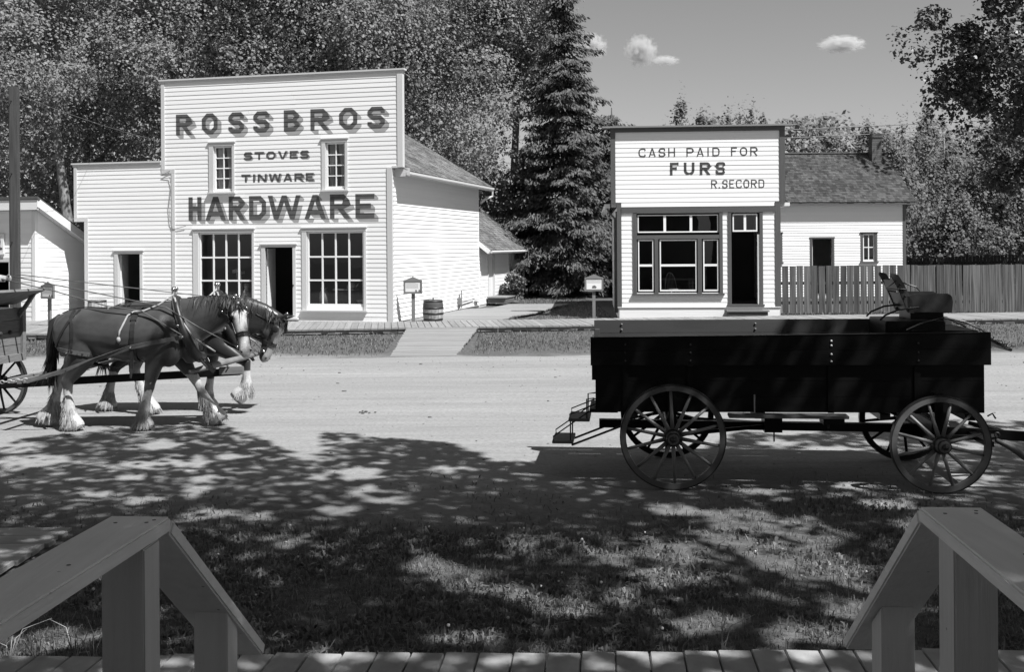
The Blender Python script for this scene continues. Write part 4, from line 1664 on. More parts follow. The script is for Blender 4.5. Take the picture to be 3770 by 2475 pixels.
info_sign('grey framed sign on a post beside the hardware store corner', (-2.70, 29.6, .36), R(-4), .98, .76)
info_sign('grey framed sign on a post left of the fur store', (2.40, 32.0, .24), R(2), 1.05, .82, 'ship')
info_sign('grey framed sign on a post in front of the shed', (-12.35, 29.0, .36), R(-28), .95, .72)


# ------------------------------------------------------------------ barrels
def barrel(label, loc, r, h, dark_top=True):
    t = thing('wooden_barrel', label, 'barrel', loc, R(random.uniform(0, 90)), 'barrels on the boardwalk')
    n = 18
    for k in range(n):
        a0, a1 = 2 * PI * k / n + .012, 2 * PI * (k + 1) / n - .012
        mb = MB()
        V = []
        prof = [(.90, 0), (.965, .2), (1.0, .42), (1.0, .6), (.955, .8), (.90, 1.0)]
        for f, z in prof:
            for a, rr in ((a0, r * f), (a1, r * f), (a1, r * f - .02), (a0, r * f - .02)):
                V.append((rr * math.cos(a), rr * math.sin(a), z * h))
        F = []
        for i in range(len(prof) - 1):
            for j in range(4):
                F.append((i * 4 + j, i * 4 + (j + 1) % 4, (i + 1) * 4 + (j + 1) % 4, (i + 1) * 4 + j))
        F += [(3, 2, 1, 0), tuple(len(V) - 4 + j for j in range(4))]
        mb.add(V, F).build('stave', BARREL, t)
    for z, f in ((.08, .935), (.36, .998), (.62, 1.0), (.93, .928)):
        MB().lathe([(r * f - .004, h * z - .025), (r * f + .004, h * z - .024), (r * f + .004, h * z + .024), (r * f - .004, h * z + .025)], 28, caps=False).build('hoop', IRON, t, True)
    MB().lathe([(.0, h * .94), (r * .88, h * .94), (r * .88, h * .97), (0, h * .97)], 20, caps=False).build('head', BARRELD, t)
    if dark_top:
        MB().lathe([(r * .99 + .0015, h * .645), (r * .957 + .0025, h * .8), (r * .90 + .004, h * 1.002), (r * .80, h * 1.002)], 28, caps=False).build('dark_band', BARRELD, t, True)
        MB().tube([(.02, 0, h), (.02, 0, h + .07)], .018, 6).build('lid_knob', IRON, t)


barrel('half dark wooden barrel against the hardware store side wall', (-2.18, 29.85, .36), .285, .57)
barrel('wooden barrel beside the wing door behind the horse', (-11.75, 30.75, .36), .27, .6, False)

# ------------------------------------------------------------------ handrails at the steps
RD = Vector((.083, 1, 0)).normalized()


def handrail(side, label):
    t = thing('handrail', label, 'handrail', (0, 0, 0), 0, 'handrails of the porch steps')
    s = side
    c = Vector((-1.109 if s < 0 else 1.297, 3.23, 1.582 if s < 0 else 1.592))              # centre of the cap's far end, mid thickness
    a = c - RD * 3.4
    d_ = .88 if s < 0 else 1.02
    e = c + RD * d_ - Vector((0, 0, .70 if s < 0 else .76))
    MB().bar(a, c, .184, .045).build('top_rail', RAILP, t, bevel=.006)
    q = (e - c).normalized()
    MB().bar(c + q * .012 - Vector((0, 0, .004)), e, .184, .045).build('sloping_rail', RAILP, t, bevel=.006)
    p = c - RD * .13 + Vector((.026 if s < 0 else .008, 0, 0))
    side_x = -1.105 if s < 0 else 1.295
    mb = MB().box(-.061, .061, -.061, .061, -.1, 1.556)
    o = mb.build('post', POSTP, t, bevel=.004)
    o.location = (p.x, p.y, 0)
    o.rotation_euler = (0, 0, R(-2))
    f = .64
    m = c + (e - c) * f
    m.x += .02 if s < 0 else 0
    zt = m.z - .03
    o = MB().prism_x([(-.061, -.1), (.061, -.1), (.061, zt - .061 * .78), (-.061, zt + .061 * .78)], -.058, .058).build('short_post', POSTP, t, bevel=.004)
    o.location = (m.x, m.y, 0)
    o.rotation_euler = (0, 0, R(-2))
    # rear post nearer the porch and nail heads
    o = MB().box(-.06, .06, -.06, .06, -.1, 1.556).build('post', RAILP, t)
    o.location = (a.x + RD.x * .2, a.y + .2, 0)
    for k, (u, v) in enumerate(((-.08, .05), (-.08, -.04), (-.5, .03), (-.05, .06))):
        w = c + RD * u + Vector((v, 0, .0227))
        MB().lathe([(.006, -.001), (.006, .0006)], 8, c=tuple(w)).build('nail_head', IRON, t)
    return t


handrail(-1, 'grey painted wooden handrail at the lower left')
handrail(1, 'grey painted wooden handrail at the lower right')


# ------------------------------------------------------------------ porch the photograph is taken from
PO = thing('near_store', 'grey wooden store with porch roof behind the camera', 'store', (0, 0, 0))
PW = M('porch_wood', .22, .8, var=.15, scale=3)
MB().box(-6, 6.5, -2.4, -2.2, 0, 6.0).build('front_wall', PW, PO)
MB().box(-6, 6.5, -2.2, -.6, 3.75, 3.9).build('porch_roof', PW, PO)
MB().box(-1.5, 1.75, -2.2, 2.2, .62, .72).build('porch_floor', PLANKN, PO)
for k in range(3):
    MB().box(-1.35, 1.6, 2.2 + k * .27, 2.47 + k * .27, .10, .56 - k * .17).build('stair', PLANKN, PO)
for x in (-5.8, 6.3):
    MB().box(x - .07, x + .07, -.8, -.66, 0, 3.75).build('porch_post', PW, PO)


# ------------------------------------------------------------------ trees
def leaf_mesh(name, mat, parent, C, size, aspect=1.0, up=1.6, r=None, out=None):
    """quads of leaf size at points C"""
    r = r or rng
    n = len(C)
    N = r.normal(size=(n, 3))
    N += up * np.array([.41, -.37, .83])
    if out is not None:
        N += out * 1.1
    N /= np.linalg.norm(N, axis=1)[:, None]
    T = r.normal(size=(n, 3))
    T -= N * np.sum(T * N, 1)[:, None]
    T /= np.linalg.norm(T, axis=1)[:, None]
    B = np.cross(N, T)
    s = size * (.45 + 1.1 * r.random(n) ** 1.3)[:, None]
    V = np.empty((n, 4, 3), np.float32)
    V[:, 0] = C - T * s * .5 * aspect
    V[:, 1] = C - B * s * .42 + N * s * .08
    V[:, 2] = C + T * s * .5 * aspect
    V[:, 3] = C + B * s * .42 + N * s * .08
    F = np.arange(n * 4).reshape(n, 4)
    return np_mesh(name, V.reshape(-1, 3), F, mat, parent)


def crown_points(r, c, rad, nclump, nleaf, sig, shell=.55, flat=.8, soft=False):
    d = r.normal(size=(nclump, 3))
    d /= np.linalg.norm(d, axis=1)[:, None]
    k = (shell + (1 - shell) * r.random(nclump)) ** .8
    k = np.where(r.random(nclump) < .3, k * r.random(nclump), k)
    P = np.array(c) + d * k[:, None] * np.array(rad)
    per = nleaf // nclump
    w = sig * (.55 + .9 * r.random(nclump))
    # each clump is a ragged shell of leaves, so that it has a lit side and a shaded side
    u = r.normal(size=(nclump, per, 3))
    u /= np.linalg.norm(u, axis=2)[:, :, None]
    lump = 1 + .28 * np.sin(u[:, :, :1] * 5 + r.random((nclump, 1, 1)) * 6) * np.cos(u[:, :, 1:2] * 4 + r.random((nclump, 1, 1)) * 6)
    k = (.80 + .32 * r.random((nclump, per, 1)) ** 1.5) * lump
    if soft:
        k = np.abs(r.normal(size=(nclump, per, 1))) * .75
        flat = 1.5
    L = P[:, None, :] + u * k * w[:, None, None] * np.array([1.15, 1.15, flat])
    return P, L.reshape(-1, 3), u.reshape(-1, 3)


def tree(name, label, base, H, cz, rad, nclump, nleaf, size, seed, mat, bark=None, tr=.22, lean=(0, 0), group=None, limbs=9, sig=.55, coff=(0, 0), cat='tree', shell=.55, taper=0, soft=False):
    r = np.random.default_rng(seed)
    t = thing(name, label, cat, base, 0, group)
    c = (lean[0] * .8 + coff[0], lean[1] * .8 + coff[1], cz)
    P, L, U = crown_points(r, c, rad, nclump, nleaf, sig, shell, soft=soft)
    if taper:
        q = np.clip((L[:, 2] - cz) / rad[2], -1, 1.2)[:, None]
        L[:, :2] *= np.clip(1 - taper * (q + .2), .08, 1.4)
    U = U[L[:, 2] > .15]
    L = L[L[:, 2] > .15]
    leaf_mesh('crown', mat, t, L, size, r=r, out=U)
    mb = MB()
    pts, rd = [], []
    top = min(H, cz + rad[2] * .7)
    for k in range(8):
        f = k / 7
        pts.append((lean[0] * f + .12 * math.sin(seed + k * 1.3), lean[1] * f + .12 * math.cos(seed * 2 + k), -.1 + (top + .1) * f))
        rd.append(tr * (1.25 if k == 0 else 1) * (1 - .8 * f))
    mb.tube(pts, rd, 9)
    for q in range(limbs):
        f = r.uniform(.3, .85)
        i = int(f * 7)
        a = Vector(pts[i]).lerp(Vector(pts[min(i + 1, 7)]), f * 7 - i)
        cand = P[r.integers(0, len(P), 6)]
        g = cand[np.argmin(np.abs(cand[:, 2] - (a.z + rad[2] * .35)))]
        b = Vector(g)
        m = a.lerp(b, .5) + Vector((0, 0, -.15 * (b - a).length * .5))
        mb.tube([a, m, b], [tr * (1 - .8 * f) * .6, tr * .22, .02], 6)
    mb.build('trunk', bark or BARK, t, True)
    return t


POP = 'poplars behind the hardware store'
pops = [  # x, y, lean, label bit, crown centre z, radii
    (-22.0, 45, (0, 0), 'leafy poplar at the far left edge behind the shed', 9.5, (3.6, 3.0, 7)),
    (-17.0, 42, (-.9, 0), 'poplar with a pale bare trunk above the shed roof', 11.0, (3.4, 3.0, 5.5)),
    (-14.2, 43, (1.6, 0), 'poplar with a leaning trunk above the store wing', 11.5, (3.4, 3.0, 5.5)),
    (-18.8, 48, (0, 0), 'darker poplar between the shed and the store wing', 8.5, (3.3, 3.0, 6.5)),
    (-11.4, 46, (0, 0), 'poplar behind the left end of the tall false front', 9.5, (3.5, 3.0, 7)),
    (-9.6, 42.5, (.4, 0), 'poplar with forked trunk above the false front left half', 12.0, (3.0, 2.6, 4.2)),
    (-7.6, 43, (.9, 0), 'poplar with pale trunk above the middle of the false front', 12.0, (3.0, 2.6, 4.6)),
    (-5.2, 45.5, (0, 0), 'poplar behind the right half of the false front', 10.0, (3.2, 3.0, 6.5)),
    (-2.4, 45, (0, 0), 'tall poplar above the hardware store roof', 9.6, (3.0, 3.0, 6.6)),
    (.2, 47, (.0, 0), 'poplar between the hardware store roof and the spruce', 12.6, (2.3, 2.4, 4.0)),
]
for i, (x, y, ln, lab, cz, rad) in enumerate(pops):
    tree('poplar_tree', lab, (x, y, .3), 16, cz, rad, 62, 46000, .11, 100 + i, LEAF, BARK, .24, ln, POP, sig=1.22, shell=.6)

tree('poplar_tree', 'low leafy tree filling the gap behind the annex roof', (-.4, 49, .3), 6.0, 3.2, (2.4, 2.0, 2.7), 50, 16000, .14, 131, LEAF, BARK, .12, (0, 0), POP, sig=.75, shell=.5)
tree('poplar_tree', 'low leafy tree right behind the hardware store rear corner', (-3.2, 50, .3), 6.6, 3.4, (2.2, 2.0, 3.0), 50, 14000, .14, 132, LEAF, BARK, .12, (0, 0), POP, sig=.75, shell=.5)
# the wood behind
# woods far behind, one mass
r = np.random.default_rng(77)
n = 34000
C = np.stack([r.uniform(-34, -2.5, n), r.uniform(53, 60, n), .3 + 13 * r.random(n) ** .9], 1)
o = leaf_mesh('woods', LEAF, None, C, .32, r=r)
tag(o, 'dark mass of woodland far behind the poplars', 'woods', kind='stuff')


def spruce(label, base, H, W, seed):
    r = np.random.default_rng(seed)
    t = thing('spruce_tree', label, 'tree', base)
    mb = MB().tube([(0, 0, -.1), (.05, 0, H * .5), (0, 0, H)], [.26, .15, .02], 9)
    Ls, Ts = [], []
    z = .5
    while z < H - .3:
        f = z / H
        nb_ = 11 if f < .7 else 8
        L0 = W * (1 - f) ** .55 * (1.0 if f > .08 else .85) + .12
        a0 = r.random() * 6.28
        for k in range(nb_):
            if r.random() < .17:
                continue
            a = a0 + 6.28 * k / nb_ + r.normal() * .22
            L = L0 * (r.uniform(.55, 1.1) if r.random() < .8 else r.uniform(1.05, 1.35))
            dirv = np.array([math.cos(a), math.sin(a), 0])
            m = max(5, int(L * 8))
            s = np.linspace(.12, 1, m)
            pts = dirv[None] * (L * s)[:, None]
            zz = z + r.normal() * .2 + L * (.16 * s - (.40 + .25 * r.random()) * s ** 2 + .22 * s ** 4) + .25 * (1 - f)
            pts[:, 2] = zz
            mb.tube([tuple(pts[0]), tuple(pts[m // 2]), tuple(pts[-1])], [.03, .018, .006], 4)
            # hanging sprays along the branch, wider in the middle
            for i in range(m):
                wd = .42 * L * math.sin(PI * min(1, s[i] * .85 + .12)) * .55 + .1
                for q in range(14):
                    off = r.uniform(-1, 1) * wd
                    c = pts[i] + np.array([-dirv[1], dirv[0], 0]) * off + np.array([0, 0, -abs(off) * .28]) + r.normal(size=3) * .06
                    Ls.append(c)
                    ax = dirv * .75 + np.array([-dirv[1], dirv[0], 0]) * np.sign(off) * .55 + np.array([0, 0, -.55 - .5 * r.random()]) + r.normal(size=3) * .25
                    Ts.append(ax / np.linalg.norm(ax))
        z += .30 + .16 * r.random()
    mb.build('trunk', BARKD, t, True)
    C = np.array(Ls)
    T = np.array(Ts)
    n = len(C)
    U = np.cross(T, r.normal(size=(n, 3)) + 1.5 * np.array([.41, -.37, .83]))
    U /= np.linalg.norm(U, axis=1)[:, None]
    s = (.11 + .12 * r.random(n))[:, None]
    w = (.026 + .026 * r.random(n))[:, None]
    V = np.empty((n, 4, 3), np.float32)
    V[:, 0], V[:, 1] = C - T * s * .5, C + U * w
    V[:, 2], V[:, 3] = C + T * s * .7, C - U * w
    np_mesh('crown', V.reshape(-1, 3), np.arange(n * 4).reshape(n, 4), NEEDLE, t)
    return t


spruce('tall dark spruce between the two stores', (2.15, 44.5, .3), 13.0, 2.55, 5)
spruce('smaller spruce growing against the left side of the tall one', (.9, 46.5, .3), 6.2, 1.8, 6)
spruce('low spruce just left of the fur store', (4.3, 46.5, .3), 8.0, 2.2, 8)

# far row behind the fur store and the house
FARG = 'far trees behind the fur store and house'
far = [(13.4, 85, 12.4, 2.8), (15.6, 88, 12.3, 2.6), (17.4, 86, 11.9, 2.3), (19.6, 88, 12.9, 2.6), (10, 90, 11.5, 2.5), (24.5, 84, 10.2, 2.0), (27.0, 82, 11.2, 1.5), (29.5, 86, 10.6, 2.2),
       (32.0, 84, 11.6, 1.3), (34.5, 86, 11.0, 2.4), (37.6, 84, 11.2, 1.8), (41, 86, 11.6, 2.6)]
farlab = ['rounded far tree behind the left part of the fur store roofline', 'far tree behind the fur store sign, second from the left', 'pointed far tree above the middle of the fur store',
          'far tree above the right half of the fur store', 'far tree almost hidden behind the spruce edge', 'low far tree just right of the fur store cap', 'thin spiky far tree above the house roof left end',
          'bushy far tree above the house roof, left of centre', 'narrow pointed far tree above the house roof centre', 'round far tree above the house roof, right of centre',
          'far tree just left of the chimney', 'far tree behind the chimney']
for i, ((x, y, h, w), lab) in enumerate(zip(far, farlab)):
    tree('aspen_tree', lab, (x, y, .3), h * 1.06, h * .58, (w * 1.35, w, h * .50), 110, 15000, .23, 300 + i, LEAFF, BARK, .14, (0, 0), FARG, 5, .75, taper=.5, soft=True, shell=.2)
tree('aspen_tree', 'tallest far tree rising right behind the chimney', (33.0, 68, .3), 15.2, 9.0, (2.6, 2.4, 5.3), 120, 16000, .2, 350, LEAFF, BARK, .2, (0, 0), FARG, 7, .65, taper=.5, soft=True, shell=.2)
MIDG = 'trees behind the black fence at the right'
mids = [(22.2, 60, 9.0, 2.6), (24.6, 62, 9.4, 2.4), (20.2, 57, 7.6, 2.3), (27.0, 60, 8.6, 2.6), (29.2, 63, 9.0, 2.8), (26.2, 56, 5.2, 2.4), (22.8, 55.5, 4.4, 2.2)]
midlab = ['leafy tree right of the house roof', 'tall leafy tree second right of the house', 'tree touching the right end of the house wall', 'leafy tree above the black fence middle',
          'leafy tree at the right edge above the black fence', 'low bushy growth over the black fence', 'low bush by the house corner over the black fence']
for i, ((x, y, h, w), lab) in enumerate(zip(mids, midlab)):
    tree('alder_tree', lab, (x, y, .3), h, h * .52, (w, w, h * .48), 110, 15000, .15, 400 + i, LEAFF, BARK, .13, (0, 0), MIDG, 6, .62, taper=.45, soft=True, shell=.4)
r = np.random.default_rng(78)
n = 34000
fx = r.uniform(6, 52, n)
C = np.stack([fx, r.uniform(92, 100, n), .3 + (9.0 + 3.6 * vnoise(fx, fx * 0 + 2, .45, 91) + 1.4 * vnoise(fx, fx * 0 + 5, 1.6, 92)) * r.random(n) ** .8], 1)
o = leaf_mesh('far_woods', LEAFF, None, C, .4, r=r)
tag(o, 'hazy mass of far woodland on the right', 'woods', kind='stuff')

tree('cottonwood_tree', 'large dark cottonwood overhanging at the upper right', (24.7, 44.5, .3), 20, 11.2, (7.6, 5.0, 8.2), 190, 78000, .17, 500, LEAFR, BARKD, .4, (-.5, 0), None, 14, .85, shell=.5)
tree('lilac_bush', 'leafy shrub growing against the annex wall', (.0, 40.4, .28), 1.2, .55, (.36, .36, .6), 34, 2600, .09, 520, BUSHL, BARKD, .03, (0, 0), None, 5, .17, cat='bush')

# ------------------------------------------------------------------ shade trees over the near side of the street
# foreground trees stand beside and behind the camera; where their foliage thins, sun reaches the ground
SX, SY = -.49, .45


def to_ground(px, py):
    D = EYE * 4000 / (py - 906 + .007 * (px - 1885))
    return (px - 1885) / 4000 * D, D


edge_px = [(-900, 1640), (0, 1650), (300, 1600), (480, 1572), (800, 1572), (950, 1612), (1040, 1665), (1130, 1690), (1180, 1592), (1400, 1612), (1650, 1642), (1740, 1690), (1800, 1730), (2000, 1722),
           (2500, 1700), (2700, 1610), (3000, 1600), (3250, 1575), (3500, 1560), (3770, 1565), (4600, 1560)]
edge_w = np.array([to_ground(*p) for p in edge_px])
gap_px = [(1130, 1655, 90, 26), (570, 1650, 70, 14), (700, 1708, 95, 17), (520, 1712, 70, 12), (760, 1765, 55, 12), (120, 1705, 120, 22), (60, 1660, 80, 18), (830, 1690, 60, 10), (720, 1810, 50, 20), (545, 1840, 90, 20),
          (950, 1905, 65, 15), (1240, 1875, 75, 20), (1340, 1810, 60, 12), (1430, 1842, 75, 12), (1650, 1735, 60, 18), (750, 1895, 85, 22), (1300, 1755, 110, 22), (330, 1820, 60, 12), (480, 1765, 60, 10),
          (2460, 1880, 90, 20), (2720, 1905, 130, 30), (2960, 1960, 140, 55), (3060, 2080, 130, 90), (2860, 2060, 120, 60), (2700, 1985, 120, 40), (2450, 2040, 110, 55), (2400, 2130, 120, 40), (2260, 2190, 90, 40), (1700, 2130, 150, 45),
          (1560, 2085, 80, 36), (1850, 2180, 110, 36), (1750, 2350, 190, 40), (2050, 2240, 120, 40), (2950, 2330, 150, 45), (2600, 2300, 120, 35), (250, 2350, 230, 45), (3100, 2230, 100, 60),
          (1250, 2450, 300, 50), (1850, 2455, 280, 44), (2400, 2460, 260, 40), (2850, 2450, 150, 36), (40, 2400, 120, 40), (2850, 1640, 90, 16), (3050, 1665, 110, 15), (2750, 1690, 90, 14), (2900, 1600, 100, 14), (3230, 1640, 60, 12),
          (3560, 1650, 90, 18), (3700, 1600, 80, 14), (3350, 1930, 90, 22), (3250, 1860, 90, 16), (3600, 1760, 90, 16), (2800, 1810, 60, 12), (3150, 1790, 70, 10), (1050, 2000, 40, 10), (1900, 2020, 50, 14), (2250, 2050, 60, 20)]
gaps = []
for px, py, ax, ay in gap_px:
    g = to_ground(px, py)
    gx = ax / 4000 * g[1]
    gy = abs(to_ground(px, py - ay)[1] - to_ground(px, py + ay)[1]) / 2
    gaps.append((g[0], g[1], max(gx, .12), max(gy, .15)))
gaps = np.array(gaps)


def shade_ok(L):
    """True where a leaf may hang: its shadow falls inside the shaded ground and outside the light gaps"""
    gx = L[:, 0] + SX * L[:, 2]
    gy = L[:, 1] + SY * L[:, 2]
    lim = np.interp(gx / gy, edge_w[:, 0] / edge_w[:, 1], edge_w[:, 1])
    keep = np.random.default_rng(4).random(len(L))
    ok = gy < lim + (vnoise(gx, gy, 1.7, 61) - .5) * .7
    for a, b, c, d in gaps:
        q = ((gx - a) / c) ** 2 + ((gy - b) / d) ** 2 + (vnoise(gx, gy, 4.5, 62) - .5) * 1.5 + (vnoise(gx, gy, 11, 63) - .5) * .7
        ok &= (q > 1) | (keep < (.3 if b < 6.6 else .06)) | (gy < 5.75)
    ok &= gx > -11.5
    return ok


r = np.random.default_rng(9)
nc = 1120
P0 = np.stack([r.uniform(-11, 10, nc), r.uniform(1.2, 14.6, nc)], 1)
P0[-200:] = np.stack([r.uniform(-5.5, 5.5, 200), r.uniform(-.3, 5.3, 200)], 1)
hz = r.uniform(7.0, 12.5, nc)
P = np.stack([P0[:, 0] - SX * hz, P0[:, 1] - SY * hz, hz], 1)
L = (P[:, None, :] + r.normal(size=(nc, 120, 3)) * .62).reshape(-1, 3)
L = L[shade_ok(L) & (L[:, 2] > 5.6)]
trunks = [((-6.5, 2.2), 'shade tree left of the camera, out of frame'), ((7.2, 1.8), 'shade tree right of the camera, out of frame'), ((14.5, 6.0), 'shade tree farther right of the camera, out of frame')]
tp = np.array([t[0] for t in trunks])
who = np.argmin(((L[:, None, :2] - tp[None]) ** 2).sum(2), 1)
for k, ((tx, ty), lab) in enumerate(trunks):
    t = thing('shade_tree', lab, 'tree', (tx, ty, 0), 0, 'shade trees beside the camera')
    Q = L[who == k] - np.array([tx, ty, 0])
    leaf_mesh('crown', LEAFD, t, Q, .15, r=r, up=1.0)
    mb = MB().tube([(0, 0, -.1), (.1, .1, 3), (0, .2, 6.5), (.2, .1, 10)], [.34, .27, .2, .06], 10)
    pick = Q[r.integers(0, len(Q), 26)]
    for g in pick:
        a = Vector((0, .1, r.uniform(4.5, 8)))
        b = Vector(g)
        mb.tube([a, a.lerp(b, .5) + Vector((0, 0, .4)), b], [.07, .045, .012], 6)
    mb.build('trunk', BARKD, t, True)


# ------------------------------------------------------------------ clouds (real volumes far away)
def cloud(label, px, py, wpx, hpx, seed, D=1500, puffs=7):
    r = np.random.default_rng(seed)
    s = D / 4000
    m = bpy.data.materials.new('cloud_vapour')
    m.use_nodes = True
    nt = m.node_tree
    nt.nodes.clear()
    out = nt.nodes.new('ShaderNodeOutputMaterial')
    pv = nt.nodes.new('ShaderNodeVolumePrincipled')
    pv.inputs['Color'].default_value = (1, 1, 1, 1)
    pv.inputs['Anisotropy'].default_value = .2
    tc = nt.nodes.new('ShaderNodeTexCoord')
    nzn = nt.nodes.new('ShaderNodeTexNoise')
    nzn.inputs['Scale'].default_value = 4.2
    nzn.inputs['Detail'].default_value = 5
    nt.links.new(tc.outputs['Object'], nzn.inputs['Vector'])
    ln = nt.nodes.new('ShaderNodeVectorMath')
    ln.operation = 'LENGTH'
    nt.links.new(tc.outputs['Object'], ln.inputs[0])
    fall = ramp(nt, ln.outputs['Value'], 0, 1, 1.0, 0.0)
    dens = ramp(nt, math_node(nt, 'ADD', math_node(nt, 'MULTIPLY', fall, .75), math_node(nt, 'MULTIPLY', nzn.outputs['Fac'], 1.0)), .62, 1.08, 0, .2)
    nt.links.new(math_node(nt, 'MAXIMUM', dens, 0.0), pv.inputs['Density'])
    nt.links.new(pv.outputs[0], out.inputs['Volume'])
    bm = bmesh.new()
    bmesh.ops.create_icosphere(bm, subdivisions=3, radius=1)
    me = bpy.data.meshes.new('cloud')
    bm.to_mesh(me)
    bm.free()
    me.materials.append(m)
    o = bpy.data.objects.new('cloud', me)
    link(o)
    o.location = ((px - 1885) * s, D, EYE + (906 - py) * s)
    o.scale = (wpx * s / 2, wpx * s / 3, hpx * s / 2)
    o.rotation_euler = (0, R(seed % 7 - 3), 0)
    return tag(o, label, 'cloud', 'small clouds')


cloud('small white puff cloud half hidden by the spruce tip', 2185, 172, 130, 120, 3)
cloud('white puffy cloud right of the spruce', 2365, 190, 140, 140, 11)
cloud('thin wisp trailing right of the puffy cloud', 2455, 226, 120, 45, 17)
cloud('flat elongated white cloud at the upper right', 3105, 170, 200, 76, 23)

# ------------------------------------------------------------------ wheels and the parked wagon
def wheel(parent, c, Rw, n, woodm, spokem, a0=0.0, out=-1, hub_r=.085):
    """spoked wagon wheel in the xz plane; out = side of the hub's long nose"""
    w = sub('wheel', parent, c)
    MB().lathe([(Rw - .062, -.026), (Rw - .012, -.028), (Rw - .012, .028), (Rw - .062, .026), (Rw - .062, -.026)], 48, axis='y', caps=False).build('rim', woodm, w, False)
    MB().lathe([(Rw - .0115, -.030), (Rw, -.030), (Rw, .030), (Rw - .0115, .030)], 48, axis='y', caps=False).build('tyre', IRON, w, False)
    k = out
    prof = [(.0, -.10), (hub_r * .72, -.10), (hub_r * .9, -.06), (hub_r, -.02), (hub_r, .03), (hub_r * .82, .07), (hub_r * .66, .15), (hub_r * .6, .155), (.035, .157), (0.0, .157)]
    MB().lathe([(r_, h_ * k) for r_, h_ in prof], 20, axis='y', caps=False).build('hub', woodm, w, True)
    for h_, f in ((-.055, .93), (.055, .93), (.14, .70)):
        MB().lathe([(hub_r * f + .002, (h_ - .012) * k), (hub_r * f + .007, h_ * k), (hub_r * f + .002, (h_ + .012) * k)], 20, axis='y', caps=False).build('hub_band', IRON, w, True)
    MB().lathe([(0, .157 * k), (.030, .159 * k), (.026, .185 * k), (0, .19 * k)], 12, axis='y', caps=False).build('axle_nut', IRON, w, True)
    for i in range(n):
        a = a0 + 2 * PI * i / n
        ca, sa = math.cos(a), math.sin(a)
        p = [(ca * rr, yy * k, sa * rr) for rr, yy in ((hub_r * .9, .012), (Rw * .45, .004), (Rw - .06, 0))]
        MB().tube(p, [.021, .017, .0145], 8).build('spoke', spokem, w, True)
    return w


WG = thing('farm_wagon', 'black wooden farm wagon with spoked wheels parked at the near side of the street', 'wagon', (2.8, 11.3, 0), R(-6))
RR, RF = .517, .47
wheel(WG, (-1.163, -.79, RR), RR, 14, WHEELW, SPOKEW, PI / 2 + .04)
wheel(WG, (1.375, -.76, RF), RF, 12, WHEELW, SPOKEW, PI / 2 - .25)
wheel(WG, (-1.163, .74, RR + .02), RR, 14, WAGON, WAGON, .2, 1)
wheel(WG, (1.40, .76, RF + .02), RF, 12, WAGON, WAGON, .1, 1)


def board(name, mat, x0, x1, zl0, zl1, zr0, zr1, y0, y1, parent=WG, bev=.0012):
    return MB().prism([(x0, zl0), (x1, zr0), (x1, zr1), (x0, zl1)], y0, y1).build(name, mat, parent, bevel=bev)


# near side: three lower planks, then the overhanging upper board
for k in range(3):
    a0, a1 = .73 + k * .156, .73 + (k + 1) * .156 - .0015
    b0, b1 = .752 + k * .156, .752 + (k + 1) * .156 - .0015
    board('side_plank', WAGON, -1.92, 1.83, a0, a1, b0, b1, -.61, -.58)
board('upper_side_board', WAGON, -1.965, 1.88, 1.20, 1.3455, 1.222, 1.3745, -.66, -.615)
board('upper_side_board', WAGON, -1.965, 1.88, 1.347, 1.472, 1.376, 1.528, -.66, -.615)
# far side, inside face towards the camera
for k in range(3):
    board('side_plank', WAGONIN, -1.92, 1.83, .80 + k * .156, .80 + (k + 1) * .156 - .0015, .80 + k * .156, .80 + (k + 1) * .156 - .0015, .58, .61)
board('upper_side_board', WAGONIN, -1.965, 1.88, 1.27, 1.4215, 1.29, 1.4415, .612, .65)
board('upper_side_board', WAGONIN, -1.965, 1.88, 1.424, 1.565, 1.444, 1.585, .612, .65)
# bolts
for xx, yy, zs in ((-1.66, .605, (1.32, 1.46, 1.52)), (-.2, .605, (1.33, 1.47, 1.53)), (1.15, .605, (1.34, 1.48, 1.54)), (.38, -.665, (1.25, 1.32, 1.405, 1.45)),
                   (-1.62, -.665, (1.25, 1.33, 1.41)), (-.98, -.665, (1.25, 1.33, 1.41)), (1.2, -.665, (1.26, 1.34, 1.43))):
    for z in zs:
        MB().ball((xx, yy, z), .012, 8, (1, .6, 1)).build('bolt', SIGNW if yy > 0 else (TIN if xx == .38 else IRON), WG, True)
for xx in (-1.62, -.98, .38, 1.2):
    board('cleat', WAGON, xx - .03, xx + .03, .74, 1.2, .74, 1.2, -.628, -.612)
board('cap_strip', WAGON, -1.965, 1.88, 1.474, 1.482, 1.53, 1.538, -.664, -.60)
# ends and floor
board('tail_board', WAGON, -1.90, -1.87, .74, 1.36, .74, 1.36, -.579, .579)
board('front_board', WAGON, 1.78, 1.81, .76, 1.38, .76, 1.38, -.579, .579)
board('floor', WAGON, -1.9, 1.8, .76, .79, .77, .80, -.579, .579)
MB().box(-1.955, -1.905, .50, .611, 1.05, 1.47).build('corner_cleat', WAGONIN, WG)
MB().box(-1.955, -1.905, -.611, -.50, 1.05, 1.45).build('corner_cleat', WAGON, WG)
